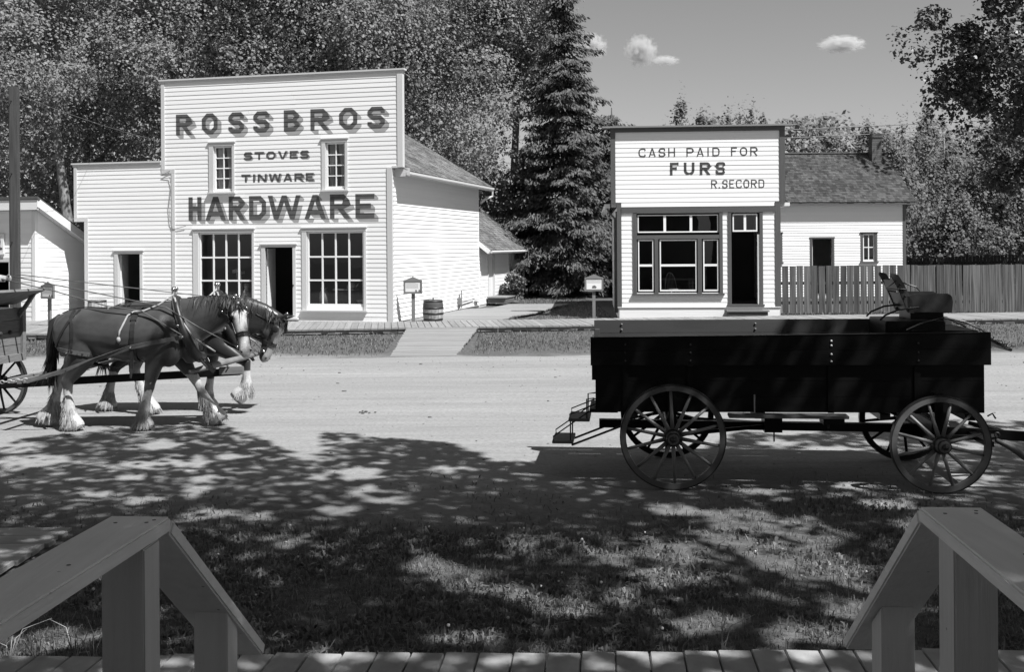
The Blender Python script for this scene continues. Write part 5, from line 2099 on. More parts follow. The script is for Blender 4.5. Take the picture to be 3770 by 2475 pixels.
# cross sills, bolsters, axles, reach
for xx in (-1.55, -.3, .9, 1.7):
    MB().box(xx - .05, xx + .05, -.6, .6, .675, .735).build('cross_sill', WAGON, WG)
for xx, rz_ in ((-1.163, RR), (1.39, RF)):
    MB().box(xx - .06, xx + .06, -.72, .70, rz_ - .05, rz_ + .06).build('axle', WAGON, WG, bevel=.008)
    MB().box(xx - .055, xx + .055, -.62, .62, rz_ + .065, .672).build('bolster', WAGON, WG, bevel=.008)
    for yy in (-.645, .645):
        MB().box(xx - .04, xx + .04, yy - .02, yy + .02, .60, .95).build('bolster_stake', WAGON, WG)
MB().bar((-1.9, 0, .52), (1.55, 0, .50), .085, .085).build('reach_pole', WAGON, WG)
for s_ in (-1, 1):
    MB().tube([(-1.12, s_ * .55, .50), (-.1, s_ * .05, .52)], .022, 6).build('hound', WAGON, WG)
    MB().tube([(1.05, s_ * .12, .50), (1.50, s_ * .30, .45), (2.1, s_ * .10, .44)], .03, 6).build('hound', WAGON, WG)
MB().tube([(-.1, -.1, .56), (-.1, -.1, .36)], .008, 6).build('pin', IRON, WG)
MB().box(-.2, -.02, -.14, .14, .46, .62).build('reach_coupling', WAGON, WG)
# side step plank and its bracket
MB().box(-.62, .52, -.80, -.63, .708, .738).build('step_plank', M('worn_step_wood', .10, .6, var=.3), WG, bevel=.004)
MB().box(.28, .48, -.78, -.55, .65, .707).build('step_block', WAGON, WG)
MB().tube([(-.36, -.66, .74), (-.36, -.66, .92)], .007, 6).build('step_rod', TIN, WG)
MB().tube([(.34, -.70, .65), (.34, -.70, .6)], .01, 6).build('step_bolt', IRON, WG)
# rear steps hung on straps
for k, (xa, za, w_) in enumerate(((-2.10, .60, .44), (-2.27, .37, .44))):
    MB().prism([(xa - .11, za - .018), (xa + .11, za - .018), (xa + .11, za + .012), (xa - .11, za + .012)], -.32, .18).build('rear_step', M('rear_step_wood', .11, .5, var=.3), WG, bevel=.004)
    for yy in (-.28, .14):
        MB().tube([(xa - .09, yy, za - .02), (xa - .10, yy, za + .05), (-1.83, yy, .80)], .007, 5).build('step_strap', IRON, WG)
        MB().tube([(xa + .08, yy, za - .02), (xa + .08, yy, za + .21), (xa + .16, yy, za + .22)], .008, 5).build('step_hanger', IRON, WG)
for yy in (-.26, .12):
    MB().tube([(-2.18, yy, .33), (-1.35, yy * 1.1, .66)], .012, 6).build('step_brace', IRON, WG)
MB().box(-1.99, -1.70, -.40, .25, .69, .725).build('step_mount', WAGON, WG)
# seat riser, seat, springs
MB().box(.98, 1.56, -.30, .45, 1.25, 1.62).build('seat_riser', WAGON, WG, bevel=.008)
MB().box(1.22, 1.86, -.34, .50, 1.45, 1.53).build('seat_frame', WAGON, WG, bevel=.006)
st = sub('seat', WG)
SEATB = M('seat_back_wood', .035, .5, var=.3)
MB().box(1.27, 1.66, -.04, .46, 1.70, 1.745).build('seat_cushion', LEATHER, st, bevel=.015)
for yy in (-.055, .475):
    out_ = [(1.25, 1.69), (1.69, 1.69), (1.70, 1.80), (1.69, 1.86), (1.65, 1.885), (1.35, 1.885), (1.24, 1.86)]
    MB().prism(out_, yy - .015, yy + .015).build('seat_side', LEATHER, st, bevel=.006)
bk_ = [(1.32, 1.68), (1.255, 1.69), (1.15, 1.95), (1.085, 2.07), (1.095, 2.095), (1.16, 2.08), (1.215, 1.99), (1.305, 1.80)]
MB().prism(bk_, -.07, -.025).build('backrest_frame', SEATB, st, bevel=.005)
MB().prism(bk_, .445, .49).build('backrest_frame', SEATB, st, bevel=.005)
for a, b in (((1.245, 1.77), (1.195, 1.89)), ((1.175, 1.91), (1.135, 2.02))):
    MB().bar((a[0], .21, a[1]), (b[0], .21, b[1]), .47, .02, up=(1, 0, .4)).build('backrest_slat', SEATB, st)
MB().tube([(1.14, -.08, 2.02), (1.04, -.08, 1.94), (1.23, -.08, 1.93)], .008, 5).build('back_brace', IRON, st)
MB().tube([(1.20, .49, 1.97), (1.35, .49, 1.975), (1.48, .49, 1.93), (1.52, .49, 1.89)], .009, 5).build('arm_rail', IRON, st)
for yy in (-.32, .30):
    MB().tube([(.92, yy, 1.63), (.97, yy, 1.68), (1.10, yy, 1.735), (1.30, yy, 1.76)], [.010] * 4, 5).build('seat_spring', IRON, st)
    MB().tube([(1.16, yy - .06, 1.535), (1.30, yy - .06, 1.60), (1.52, yy - .06, 1.66), (1.72, yy - .06, 1.62), (1.92, yy - .06, 1.52)], .010, 5).build('seat_spring', IRON, st)
for k in range(3):
    MB().ball((1.275 - k * .05, -.085, 1.74 + k * .12), .013, 6).build('bolt', IRON, st)
MB().box(1.29, 1.62, -.02, .44, 1.53, 1.70).build('seat_pedestal', WAGON, st)
# toe board with chain
tb = MB().bar((1.86, .18, 1.515), (2.24, .18, 1.315), .70, .03, up=(0, 0, 1)).build('toe_board', WAGONIN, WG, bevel=.005)
for k in range(9):
    f = k / 8
    c = Vector((1.9, -.2, 1.56)).lerp(Vector((2.24, -.2, 1.36)), f) - Vector((0, 0, .04 * math.sin(PI * f)))
    q = MB().lathe([(.016, -.004), (.022, 0), (.016, .004)], 10, axis='y' if k % 2 else 'z', caps=False).build('chain_link', IRON, WG)
    q.location = c
    q.scale = (1.35, 1, 1)
# tongue and singletree
MB().bar((1.6, .02, .47), (4.6, .02, .30), .085, .095).build('tongue', WAGON, WG, bevel=.012)
MB().tube([(1.92, -.66, .50), (2.08, -.62, .42), (2.20, -.60, .33), (2.37, -.58, .235)], [.022, .034, .034, .022], 10).build('singletree', WHEELW, WG, True)
MB().tube([(2.05, .62, .46), (2.28, .60, .40), (2.5, .58, .34)], [.022, .034, .022], 10).build('singletree', WAGON, WG, True)
MB().bar((1.88, -.62, .45), (1.88, .62, .45), .07, .05).build('doubletree', WAGON, WG)
for c_ in ((1.93, -.66, .55), (2.41, -.58, .21)):
    q = MB().lathe([(.022, -.005), (.030, 0), (.022, .005)], 12, axis='y', caps=False).build('ring', IRON, WG)
    q.location = c_
MB().tube([(2.37, -.58, .24), (2.43, -.58, .24), (2.44, -.58, .19), (2.41, -.58, .15), (2.38, -.58, .19)], .008, 6).build('hook', IRON, WG)
MB().tube([(1.86, -.60, .72), (1.9, -.62, .75), (1.93, -.62, .70)], .009, 6).build('hook', IRON, WG)

# ------------------------------------------------------------------ the team of horses
def loft(mb, secs, n=18):
    """closed tube through (centre, a, b, ref); a = half size across, b = half size along ref"""
    b0 = len(mb.v)
    C = [Vector(s[0]) for s in secs]
    for i, s in enumerate(secs):
        t = (C[min(i + 1, len(C) - 1)] - C[max(i - 1, 0)]).normalized()
        ref = Vector(s[3])
        side = ref.cross(t).normalized()
        up = t.cross(side)
        for k in range(n):
            a = 2 * PI * k / n
            mb.v.append(tuple(C[i] + side * (s[1] * math.cos(a)) + up * (s[2] * math.sin(a))))
    for i in range(len(secs) - 1):
        for k in range(n):
            p, q = b0 + i * n + k, b0 + i * n + (k + 1) % n
            mb.f.append((p, q, q + n, p + n))
    mb.f.append(tuple(b0 + k for k in reversed(range(n))))
    mb.f.append(tuple(b0 + (len(secs) - 1) * n + k for k in range(n)))


def fuse(mb, voxel, smooth_it=6):
    """one continuous surface from overlapping closed shapes"""
    me = bpy.data.meshes.new('tmp')
    me.from_pydata(mb.v, [], mb.f)
    o = bpy.data.objects.new('tmp', me)
    COL.objects.link(o)
    m = o.modifiers.new('r', 'REMESH')
    m.mode = 'VOXEL'
    m.voxel_size = voxel
    s = o.modifiers.new('s', 'SMOOTH')
    s.factor = .5
    s.iterations = smooth_it
    dg = bpy.context.evaluated_depsgraph_get()
    dg.update()
    out = bpy.data.meshes.new_from_object(o.evaluated_get(dg))
    bpy.data.objects.remove(o)
    bpy.data.meshes.remove(me)
    out.materials.clear()
    for p in out.polygons:
        p.use_smooth = True
    return out


def coat_material(name, v):
    m, nt, p = _mat(name)
    at = nt.nodes.new('ShaderNodeAttribute')
    at.attribute_name = 'white'
    nz = ramp(nt, noise(nt, 3.2, 5), .3, .7, v * .62, v * 1.4)
    w = ramp(nt, noise(nt, 40, 3), .3, .7, .38, .54)
    mx = nt.nodes.new('ShaderNodeMix')
    nt.links.new(at.outputs['Fac'], mx.inputs[0])
    nt.links.new(nz, mx.inputs[2])
    nt.links.new(w, mx.inputs[3])
    nt.links.new(mx.outputs[0], p.inputs['Base Color'])
    p.inputs['Roughness'].default_value = .36
    p.inputs['Specular IOR Level'].default_value = .5
    p.inputs['Sheen Weight'].default_value = .08
    bump(nt, p, noise(nt, 120, 2, stretch=(.3, 1, 1)), .002, .4)
    return m


HOOFM = M('hoof_horn', .10, .5)
HAIRD = M('dark_horse_hair', .022, .5, var=.3, scale=20)
FEATH = M('white_leg_feather', .36, .75, var=.18, scale=25)


def strands(name, mat, parent, roots, dirs, L, w, curl, r, sag=0.0):
    """hair: thin tapering ribbons"""
    V, F = [], []
    for p, d in zip(roots, dirs):
        p = Vector(p)
        d = Vector(d).normalized()
        l = L * r.uniform(.6, 1.2)
        s = d.cross(Vector(r.normal(size=3))).normalized() * w * r.uniform(.6, 1.3)
        q = Vector(r.normal(size=3)) * curl
        b = len(V)
        for k, f in enumerate((0, .4, .75, 1)):
            c = p + d * (l * f) + q * (l * f * f) - Vector((0, 0, sag * l * f * f))
            ww = s * (1, .95, .7, .12)[k]
            V += [c - ww, c + ww]
        for k in range(3):
            F.append((b + 2 * k, b + 2 * k + 1, b + 2 * k + 3, b + 2 * k + 2))
    return np_mesh(name, [tuple(v) for v in V], F, mat, parent, True)


def make_horse(label, loc, coat, neck, poll, muzzle, front, legs, white_from, seed, strap_side, feather=True):
    r = np.random.default_rng(seed)
    t = thing('horse', label, 'horse', loc, 0, 'harnessed draft horses')
    mb = MB()
    UP = (0, 0, 1)
    torso = [(-1.10, 1.27, .10, .13), (-1.04, 1.27, .21, .22), (-.92, 1.27, .285, .275), (-.70, 1.285, .325, .305), (-.45, 1.262, .335, .315), (-.15, 1.222, .36, .345), (.12, 1.222, .355, .352),
             (.36, 1.255, .315, .352), (.56, 1.255, .255, .325), (.72, 1.19, .185, .24), (.80, 1.14, .09, .12)]
    loft(mb, [((x, 0, z), a, b, UP) for x, z, a, b in torso], 24)
    loft(mb, [((x, y, z), a, b, UP) for x, y, z, a, b in neck], 20)
    for s in (-1, 1):
        mb.ball((.44, s * .17, 1.14), 1, 14, (.20, .125, .33))
        mb.ball((-.78, s * .165, 1.24), 1, 14, (.27, .165, .30))
        mb.ball((.70, s * .10, 1.02), 1, 12, (.12, .11, .17))
    P, Mz = Vector(poll), Vector(muzzle)
    h = (Mz - P).normalized()
    HL = (Mz - P).length
    f = Vector(front)
    f = (f - h * f.dot(h)).normalized()
    sd = h.cross(f)
    hs = [(-.03, .070, .09), (.04, .10, .12), (.13, .118, .152), (.23, .108, .168), (.33, .090, .142), (.43, .076, .112), (.53, .074, .098), (.60, .078, .092), (.66, .066, .074), (.70, .042, .046)]
    loft(mb, [(P + h * (al * HL / .70) + f * (.085 - b), a, b, f) for al, a, b in hs], 18)
    for s in (-1, 1):
        mb.ball(P + h * .17 + sd * (s * .082) + f * .035, .042, 8)            # brow
        mb.ball(P + h * .27 + sd * (s * .05) - f * .10, .085, 10)             # jowl
        mb.ball(P + h * (HL * .87) + sd * (s * .045) + f * .03, .034, 8)      # nostril wing
        e0 = P + sd * (s * .065) + h * -.0 + f * -.02
        ed = (-h * .9 + sd * (s * .35) + f * (.25 if seed == 1 else 1.1)).normalized()
        loft(mb, [(e0, .032, .03, sd), (e0 + ed * .06, .036, .022, sd), (e0 + ed * .13, .026, .016, sd), (e0 + ed * .19, .008, .008, sd)], 10)
    mb.ball(P + h * (HL * .93) - f * .035, .05, 8)                            # chin
    lower = []
    for name, s, J in legs:
        p0, p1, p2, p3, p4 = [Vector((q[0], s * q[1], q[2])) for q in J]
        FW = (1, 0, 0)
        if name == 'hind':
            secs = [(p0, .15, .26, FW), (p0.lerp(p1, .6), .145, .235, FW), (p1, .125, .185, FW), (p1.lerp(p2, .5), .085, .125, FW), (p1.lerp(p2, .85), .062, .085, FW), (p2, .062, .082, FW), (p2.lerp(p3, .2), .05, .065, FW)]
        else:
            secs = [(p0, .12, .19, FW), (p0.lerp(p1, .6), .115, .165, FW), (p1, .10, .135, FW), (p1.lerp(p2, .5), .080, .098, FW), (p1.lerp(p2, .85), .060, .070, FW), (p2, .064, .072, FW), (p2.lerp(p3, .2), .05, .056, FW)]
        secs += [(p2.lerp(p3, .55), .052, .060, FW), (p2.lerp(p3, .85), .068, .080, FW), (p3, .082, .096, FW), (p3.lerp(p4, .45), .096, .112, FW), (p3.lerp(p4, .75), .105, .125, FW), (p4, .10, .122, FW)]
        loft(mb, secs, 14)
        lower.append((p2, p3, p4, name))
    me = fuse(mb, .0165, 7)
    body = bpy.data.objects.new('body', me)
    link(body, t)
    me.materials.append(coat)
    co = np.empty(len(me.vertices) * 3, np.float32)
    me.vertices.foreach_get('co', co)
    co = co.reshape(-1, 3)
    wv = np.zeros(len(co), np.float32)

    def seg_d(a, b):
        a, b = np.array(a), np.array(b)
        ab = b - a
        tt = np.clip(((co - a) @ ab) / (ab @ ab), 0, 1)
        return np.linalg.norm(co - (a + tt[:, None] * ab), axis=1), tt
    jag = vnoise(co[:, 0] + co[:, 1], co[:, 2], 14, 3) * .25
    for (p2, p3, p4, nm), wf in zip(lower, white_from):
        if wf is None:
            continue
        d1, t1 = seg_d(p2, p3)
        d2, t2 = seg_d(p3, p4)
        wv = np.maximum(wv, ((d1 < .13) & (t1 > wf + jag - .12) & (co[:, 2] < p2.z + .06)) * 1.0)
        wv = np.maximum(wv, (d2 < .14) * 1.0)
    rel = co - np.array(P)
    al, fr, si = rel @ np.array(h), rel @ np.array(f), rel @ np.array(sd)
    al = al / HL
    wid = np.interp(al, [.1, .2, .45, .75, .95, 1.1], [.0, .095, .078, .08, .095, .08]) * (1 + (vnoise(al * 3, si, 6, 8) - .5) * .3)
    wv = np.maximum(wv, ((np.abs(si + .0) < wid) & (fr > .0) & (al > .1) & (al < 1.06)) * (1.0 if seed == 1 else .55))
    at = me.attributes.new('white', 'FLOAT', 'POINT')
    at.data.foreach_set('value', wv.astype(np.float32))
    bvh = BVHTree.FromPolygons([tuple(c) for c in co], [tuple(p.vertices) for p in me.polygons])
    # eyes, nostrils, hooves
    for s in (-1, 1):
        MB().ball(P + h * .175 + sd * (s * .108) + f * .036, .022, 10).build('eye', LEATHER, t, True)
        MB().ball(P + h * (HL * .90) + sd * (s * .058) + f * .048, .017, 8).build('nostril', LEATHER, t, True)
    for (p2, p3, p4, nm) in lower:
        d = (p4 - p3).normalized()
        mbh = MB()
        loft(mbh, [(p4 - d * .045, .078, .098, (1, 0, 0)), (p4 + d * .012, .090, .112, (1, 0, 0)), (p4 + d * .02, .088, .11, (1, 0, 0))], 14)
        mbh.build('hoof', HOOFM, t, True)
        if feather:
            roots, dirs = [], []
            ax = (p3 - p2).normalized()
            for q in range(1000):
                ff = r.uniform(.35, 1.35)
                c = p2.lerp(p3, ff) if ff < 1 else p3.lerp(p4, (ff - 1) * 1.2)
                a = r.uniform(0, 2 * PI)
                rad = Vector((math.cos(a), math.sin(a), 0))
                if ff < .75 and rad.x > -.1:
                    continue
                roots.append(c + rad * float(np.interp(ff, [.35, .55, .85, 1, 1.35], [.05, .056, .074, .09, .112])))
                dirs.append(ax * .9 + rad * (.12 + .30 * ff) + Vector((-.06, 0, -.5)))
            strands('feather', FEATH, t, roots, dirs, .105, .0042, .14, r, .15)
    # mane falling to the near side, forelock, tail
    roots, dirs = [], []
    cr = [Vector((x, y, z + b * .97)) for x, y, z, a, b in neck]
    for q in range(620):
        u = r.uniform(.9, len(cr) - 1.001)
        i = int(u)
        c = cr[i].lerp(cr[i + 1], u - i)
        sidev = -1 if r.random() < (.12 + .5 * (u > len(cr) - 2.2)) else 1
        roots.append(c + Vector((0, sidev * .015 + r.normal() * .01, .005)))
        dirs.append(Vector((r.normal() * .25 + .1, sidev * (.45 + .2 * r.random()), .15 - .55 * r.random())))
    strands('mane', HAIRD, t, roots, dirs, .15, .005, .12, r, .9)
    roots = [P + sd * r.normal() * .03 + h * .0 + f * .06 for q in range(26)]
    dirs = [h * .8 + f * .25 + sd * r.normal() * .35 for q in range(26)]
    strands('forelock', HAIRD, t, roots, dirs, .16, .008, .15, r, .1)
    roots, dirs = [], []
    for q in range(260):
        k = r.random()
        roots.append(Vector((-1.06 - .055 * math.sin(k * 2.2), r.normal() * .035, 1.46 - .55 * k)))
        dirs.append(Vector((-.16 + r.normal() * .10, r.normal() * .10, -1)))
    strands('tail', HAIRD, t, roots, dirs, .42, .012, .08, r, .0)
    mbt = MB()
    loft(mbt, [((-1.02, 0, 1.47), .05, .05, (1, 0, 0)), ((-1.12, 0, 1.40), .06, .06, (1, 0, 0)), ((-1.15, 0, 1.15), .065, .065, (1, 0, 0)), ((-1.16, 0, .9), .055, .055, (1, 0, 0)), ((-1.18, 0, .70), .012, .012, (1, 0, 0))], 10)
    mbt.build('tail', HAIRD, t, True)

    # ---- harness
    def hug(x, z, s, off=.010):
        """point on the body's flank at x, z"""
        hit = bvh.ray_cast(Vector((x, s * 1.2, z)), Vector((0, -s, 0)))
        if hit[0] is None:
            loc_, nrm, _, _ = bvh.find_nearest(Vector((x, s * .2, z)))
            return loc_ + nrm * off
        return hit[0] + hit[1] * off

    def girth(x, off=.012, n=26, z=1.22, tilt=0.0, arc=(0, 2 * PI)):
        pts = []
        for k in range(n + 1):
            a = arc[0] + (arc[1] - arc[0]) * k / n
            d = Vector((0, math.cos(a), math.sin(a)))
            o_ = Vector((x + tilt * math.sin(a), 0, z))
            hit = bvh.ray_cast(o_ + d * .5, -d)
            pts.append((hit[0] + hit[1] * off) if hit[0] is not None else o_ + d * .35)
        return pts

    def strap(name, pts, w=.022, mat=LEATHER, th=.35):
        o_ = MB()
        pts = [Vector(p) for p in pts]
        b = 0
        V, F = [], []
        for i, p in enumerate(pts):
            tg = (pts[min(i + 1, len(pts) - 1)] - pts[max(i - 1, 0)]).normalized()
            nn = bvh.find_nearest(p)[1] or Vector((0, -1, 0))
            sv = tg.cross(nn)
            sv = sv.normalized() if sv.length > 1e-4 else Vector((0, 0, 1))
            nn = sv.cross(tg)
            for a, c in ((-1, -1), (1, -1), (1, 1), (-1, 1)):
                V.append(p + sv * (a * w) + nn * (c * .005))
        for i in range(len(pts) - 1):
            for k in range(4):
                F.append((i * 4 + k, i * 4 + (k + 1) % 4, i * 4 + 4 + (k + 1) % 4, i * 4 + 4 + k))
        F += [(3, 2, 1, 0), tuple(len(V) - 4 + k for k in range(4))]
        o_.add(V, F)
        return o_.build(name, mat, t)
    # collar and hames
    cen, ctop, cbot = Vector((.62, 0, 1.285)), Vector((.50, 0, 1.70)), Vector((.80, 0, .93))
    axis = (ctop - cbot) / 2
    cen = (ctop + cbot) / 2
    ring = [cen + axis * math.sin(a) + Vector((0, .235 * math.cos(a) * (1 - .22 * math.sin(a)), 0)) for a in np.linspace(0, 2 * PI, 33)]
    MB().tube(ring, [.058 - .014 * math.sin(a) for a in np.linspace(0, 2 * PI, 33)], 10, caps=False).build('collar', LEATHER, t, True)
    hm = sub('hames', t)
    for s in (-1, 1):
        pts = [cen + axis * math.sin(a) + Vector((-.035, s * .262 * math.cos(a) * (1 - .22 * math.sin(a)), 0)) for a in np.linspace(-1.3, 1.35, 14)]
        pts.append(Vector((.475, s * .055, 1.80)))
        MB().tube(pts, .017, 8).build('hame', WHEELW, hm, True)
        MB().ball((.472, s * .055, 1.825), .032, 12).build('brass_ball', STEEL, hm, True)
        MB().ball(pts[7] + Vector((0, s * .03, 0)), .022, 10).build('terret', STEEL, hm, True)
    g1 = girth(.03)
    strap('belly_band', g1, .026)
    strap('back_pad', girth(.03, .02, 14, arc=(PI * .2, PI * .8)), .04)
    strap('crupper', [bvh.ray_cast(Vector((x, 0, 3)), Vector((0, 0, -1)))[0] + Vector((0, 0, .012)) for x in np.linspace(.42, -1.0, 16)], .016)
    for s in (-1, 1):
        strap('hip_strap', [hug(-.80 + .05 * math.sin(k), z, s) for k, z in zip(np.linspace(0, 3, 12), np.linspace(1.55, 1.0, 12))], .018)
        strap('hip_strap', [hug(x, z, s) for x, z in zip(np.linspace(-.72, -.99, 8), np.linspace(1.56, 1.10, 8))], .016)
        strap('breeching', [hug(x, z, s) for x, z in zip(np.linspace(-1.05, -.55, 12), np.linspace(1.09, 1.0, 12))], .026, LEATHERB)
        strap('side_strap', [hug(x, z, s) for x, z in zip(np.linspace(-.80, -.40, 8), np.linspace(1.05, .93, 8))], .018)
        strap('hip_tug', [Vector((-.80, s * .36, 1.02)), Vector((-.805, s * .40, .92)), Vector((-.81, s * .41, .80))], .022)
        # trace: heavy tug from the hames back to the wagon
        tr_ = [Vector((.66, s * .29, 1.215)), Vector((.35, s * .37, 1.165)), Vector((.03, s * .40, 1.10)), Vector((-.4, s * .405, .955)), Vector((-.84, s * .41, .80)), Vector((-1.30, s * .40, .675))]
        strap('trace', tr_, .028, LEATHERB)
        strap('billet', [Vector((.03, s * .385, 1.09)), Vector((.03, s * .36, .95)), Vector((.02, s * .34, .82)), Vector((.0, s * .34, .70))], .022)
        MB().ball((.03, s * .405, 1.10), .016, 8).build('buckle', STEEL, t)
        MB().ball((-.80, s * .37, 1.03), .016, 8).build('buckle', STEEL, t)
        MB().ball((.66, s * .30, 1.22), .022, 8).build('buckle', STEEL, t)
    strap('quarter_strap', [Vector((.0, 0, .87)), Vector((-.3, -.02, .80)), Vector((-.62, 0, .86))], .02)
    strap('breast_strap', [Vector((.80, -.16, .98)), Vector((.90, -.10, .84)), Vector((.98, 0, .74))], .026)
    strap('breast_strap', [Vector((.80, .16, .98)), Vector((.90, .10, .84)), Vector((.98, 0, .74))], .026)
    # cotton rope tied to the hames
    rp_ = [Vector((.48, -.06, 1.76)), hug(.30, 1.62, -1, .02), hug(.12, 1.60, -1, .02), hug(.0, 1.58, -1, .02), hug(-.06, 1.48, -1, .02), hug(-.12, 1.30, -1, .025), hug(-.13, 1.22, -1, .03)]
    MB().tube(rp_, .013, 7).build('tie_rope', ROPE, t, True)
    MB().ball(hug(-.13, 1.20, -1, .03), .028, 8, (1, 1, 1.5)).build('rope_knot', ROPE, t, True)
    MB().tube([Vector((.50, -.10, 1.72)), Vector((.62, -.24, 1.45)), Vector((.78, -.27, 1.22)), Vector((.95, -.25, 1.10)), Vector((1.06, -.22, 1.02))], .012, 7).build('tie_rope', ROPE, t, True)

    # bridle
    br = sub('bridle', t)

    def head_ring(al, off, n=20, tilt=0):
        pts = []
        a_, b_ = np.interp(al, [q[0] for q in hs], [q[1] for q in hs]), np.interp(al, [q[0] for q in hs], [q[2] for q in hs])
        for k in range(n + 1):
            a = 2 * PI * k / n
            c = P + h * (al * HL / .70) + f * (.085 - b_)
            d = sd * math.cos(a) + f * math.sin(a)
            o_ = c + d * .5 + h * (tilt * math.sin(a))
            hit = bvh.ray_cast(o_, -d, .6)
            pts.append((hit[0] + hit[1] * off) if hit[0] is not None else c + sd * (a_ * math.cos(a)) + f * (b_ * math.sin(a)))
        return pts
    for nm, al, w_ in (('browband', .09, .012), ('noseband', .40, .014), ('noseband', .435, .010)):
        o_ = strap(nm, head_ring(al, .010), w_)
        o_.parent = br
    for s in (-1, 1):
        def hp(al, fo, off=.010):
            c = P + h * (al * HL / .70) + f * fo
            hit = bvh.ray_cast(c + sd * (s * .5), -sd * s, .6)
            return (hit[0] + hit[1] * off) if hit[0] is not None else c + sd * (s * .1)
        o_ = strap('cheek_strap', [hp(a, q) for a, q in ((-.0, -.03), (.10, -.03), (.20, -.03), (.30, -.02), (.42, .0), (.53, .005))], .012)
        o_.parent = br
        bl = hp(.17, .03, .035)
        pl = MB()
        loft(pl, [(bl - h * .055 + sd * (s * .0), .004, .03, f), (bl - h * .02 + sd * (s * .012), .006, .055, f), (bl + h * .03 + sd * (s * .012), .006, .055, f), (bl + h * .06, .004, .03, f)], 10)
        pl.build('blinder', LEATHER, br, True)
        q = hp(.55, -.01, .016)
        MB().ball(q, .022, 8).build('bit_ring', STEEL, br, True)
        MB().ball(hp(.08, -.03, .014), .018, 8).build('rosette', STEEL, br, True)
    pl = P - h * .03 + f * .03
    for k in range(3):
        MB().ball(pl - h * .03 + sd * ((k - 1) * .035) - h * (.03 if k == 1 else 0), .022, 8).build('bridle_ball', STEEL, br, True)
    return t, Vector(loc), P, h, f, sd, HL


COATN = coat_material('bay_coat', .046)
COATF = coat_material('dark_bay_coat', .030)
neckN = [(.42, 0, 1.31, .20, .37), (.66, 0, 1.40, .165, .32), (.92, -.01, 1.485, .13, .255), (1.14, -.03, 1.545, .105, .185), (1.28, -.05, 1.575, .09, .13)]
legsN = [('hind', 1, [(-.74, .16, 1.12), (-.80, .17, .92), (-1.10, .16, .66), (-1.20, .155, .25), (-1.33, .155, .075)]),
         ('hind', -1, [(-.74, .17, 1.12), (-.70, .18, .93), (-.875, .17, .64), (-.845, .165, .20), (-.765, .165, .03)]),
         ('fore', -1, [(.40, .17, 1.12), (.26, .17, .92), (.185, .165, .56), (.095, .16, .17), (.13, .16, .03)]),
         ('fore', 1, [(.42, .17, 1.12), (.48, .17, .92), (.68, .16, .63), (.90, .155, .22), (1.02, .155, .07)])]
HY = 14.25
hzg = ground_z(HY)
horseN = make_horse('bay draft horse nearest the camera with white blaze and feathered legs', (-4.9, HY, hzg), COATN, neckN,
                    (1.30, -.06, 1.645), (1.465, -.23, .945), (.42, -.92, .05), legsN, (-.1, .25, .05, -.1), 1, -1)
neckF = [(.42, 0, 1.31, .20, .37), (.66, 0, 1.37, .165, .32), (.90, 0, 1.37, .13, .275), (1.12, 0, 1.33, .108, .22), (1.28, 0, 1.27, .095, .17), (1.37, 0, 1.20, .085, .12)]
legsF = [('hind', 1, [(-.74, .16, 1.12), (-.80, .17, .92), (-1.06, .16, .62), (-1.16, .155, .19), (-1.14, .155, .05)]),
         ('hind', -1, [(-.74, .17, 1.12), (-.62, .18, .93), (-.66, .17, .62), (-.48, .165, .20), (-.40, .165, .03)]),
         ('fore', 1, [(.40, .17, 1.12), (.34, .17, .92), (.33, .165, .55), (.28, .16, .17), (.33, .16, .03)]),
         ('fore', -1, [(.42, .17, 1.12), (.56, .17, .94), (.92, .16, .72), (.92, .155, .36), (.78, .155, .22)])]
FY = 15.5
horseF = make_horse('darker draft horse on the far side with arched neck and lowered head', (-4.68, FY, ground_z(FY)), COATF, neckF,
                    (1.40, -.0, 1.33), (1.12, -.03, .73), (1, -.25, -.3), legsF, (.1, .3, .2, .35), 2, -1)

# ------------------------------------------------------------------ wagon drawn by the team
OW = thing('team_wagon', 'old plank wagon at the left edge drawn by the two horses', 'wagon', (-8.02, 14.95, ground_z(14.9)), R(-12))
for s_, dx in ((-1, -.8), (1, -.18)):
    wheel(OW, (.72 + dx, s_ * .68, .47), .47, 12, WHEELW, IRON, .25, s_)
    wheel(OW, (-1.9, s_ * .68, .52), .52, 14, WHEELW, IRON, .1, s_)
for k in range(4):
    z = .86 + k * .17
    bx('side_plank', OLDWAGON, OW, -2.7, 1.05, -.56, -.53, z, z + .163)
    bx('side_plank', OLDWAGON, OW, -2.7, 1.05, .53, .56, z, z + .163)
    bx('front_plank', OLDWAGON, OW, 1.02, 1.05, -.528, .528, z, z + .163)
    bx('tail_plank', OLDWAGON, OW, -2.7, -2.67, -.528, .528, z, z + .163)
for xx in (-2.6, -1.2, .2, .96):
    bx('side_stile', OLDWAGON, OW, xx, xx + .07, -.60, -.561, .80, 1.56)
bx('front_stile', OLDWAGON, OW, 1.051, 1.09, -.56, -.49, .80, 1.54)
bx('front_stile', OLDWAGON, OW, 1.051, 1.09, .49, .56, .80, 1.54)
bx('front_sill', OLDWAGON, OW, 1.052, 1.11, -.485, .485, .80, .90)
bx('bottom_rail', OLDWAGON, OW, -2.7, 1.049, -.605, -.562, .79, .86)
bx('top_rail', OLDWAGON, OW, -2.7, 1.049, -.61, -.50, 1.56, 1.60)
bx('floor', WAGON, OW, -2.68, 1.04, -.52, .52, .80, .85)
MB().bar((.95, 0, 1.60), (1.42, 0, 1.80), 1.06, .035).build('footboard', OLDWAGON, OW)
for yy in (-.45, .45):
    MB().bar((1.06, yy, 1.42), (1.30, yy, 1.74), .04, .05).build('footboard_bracket', OLDWAGON, OW)
bx('seat_board', OLDWAGON, OW, .0, .48, -.55, .55, 1.60, 1.65)
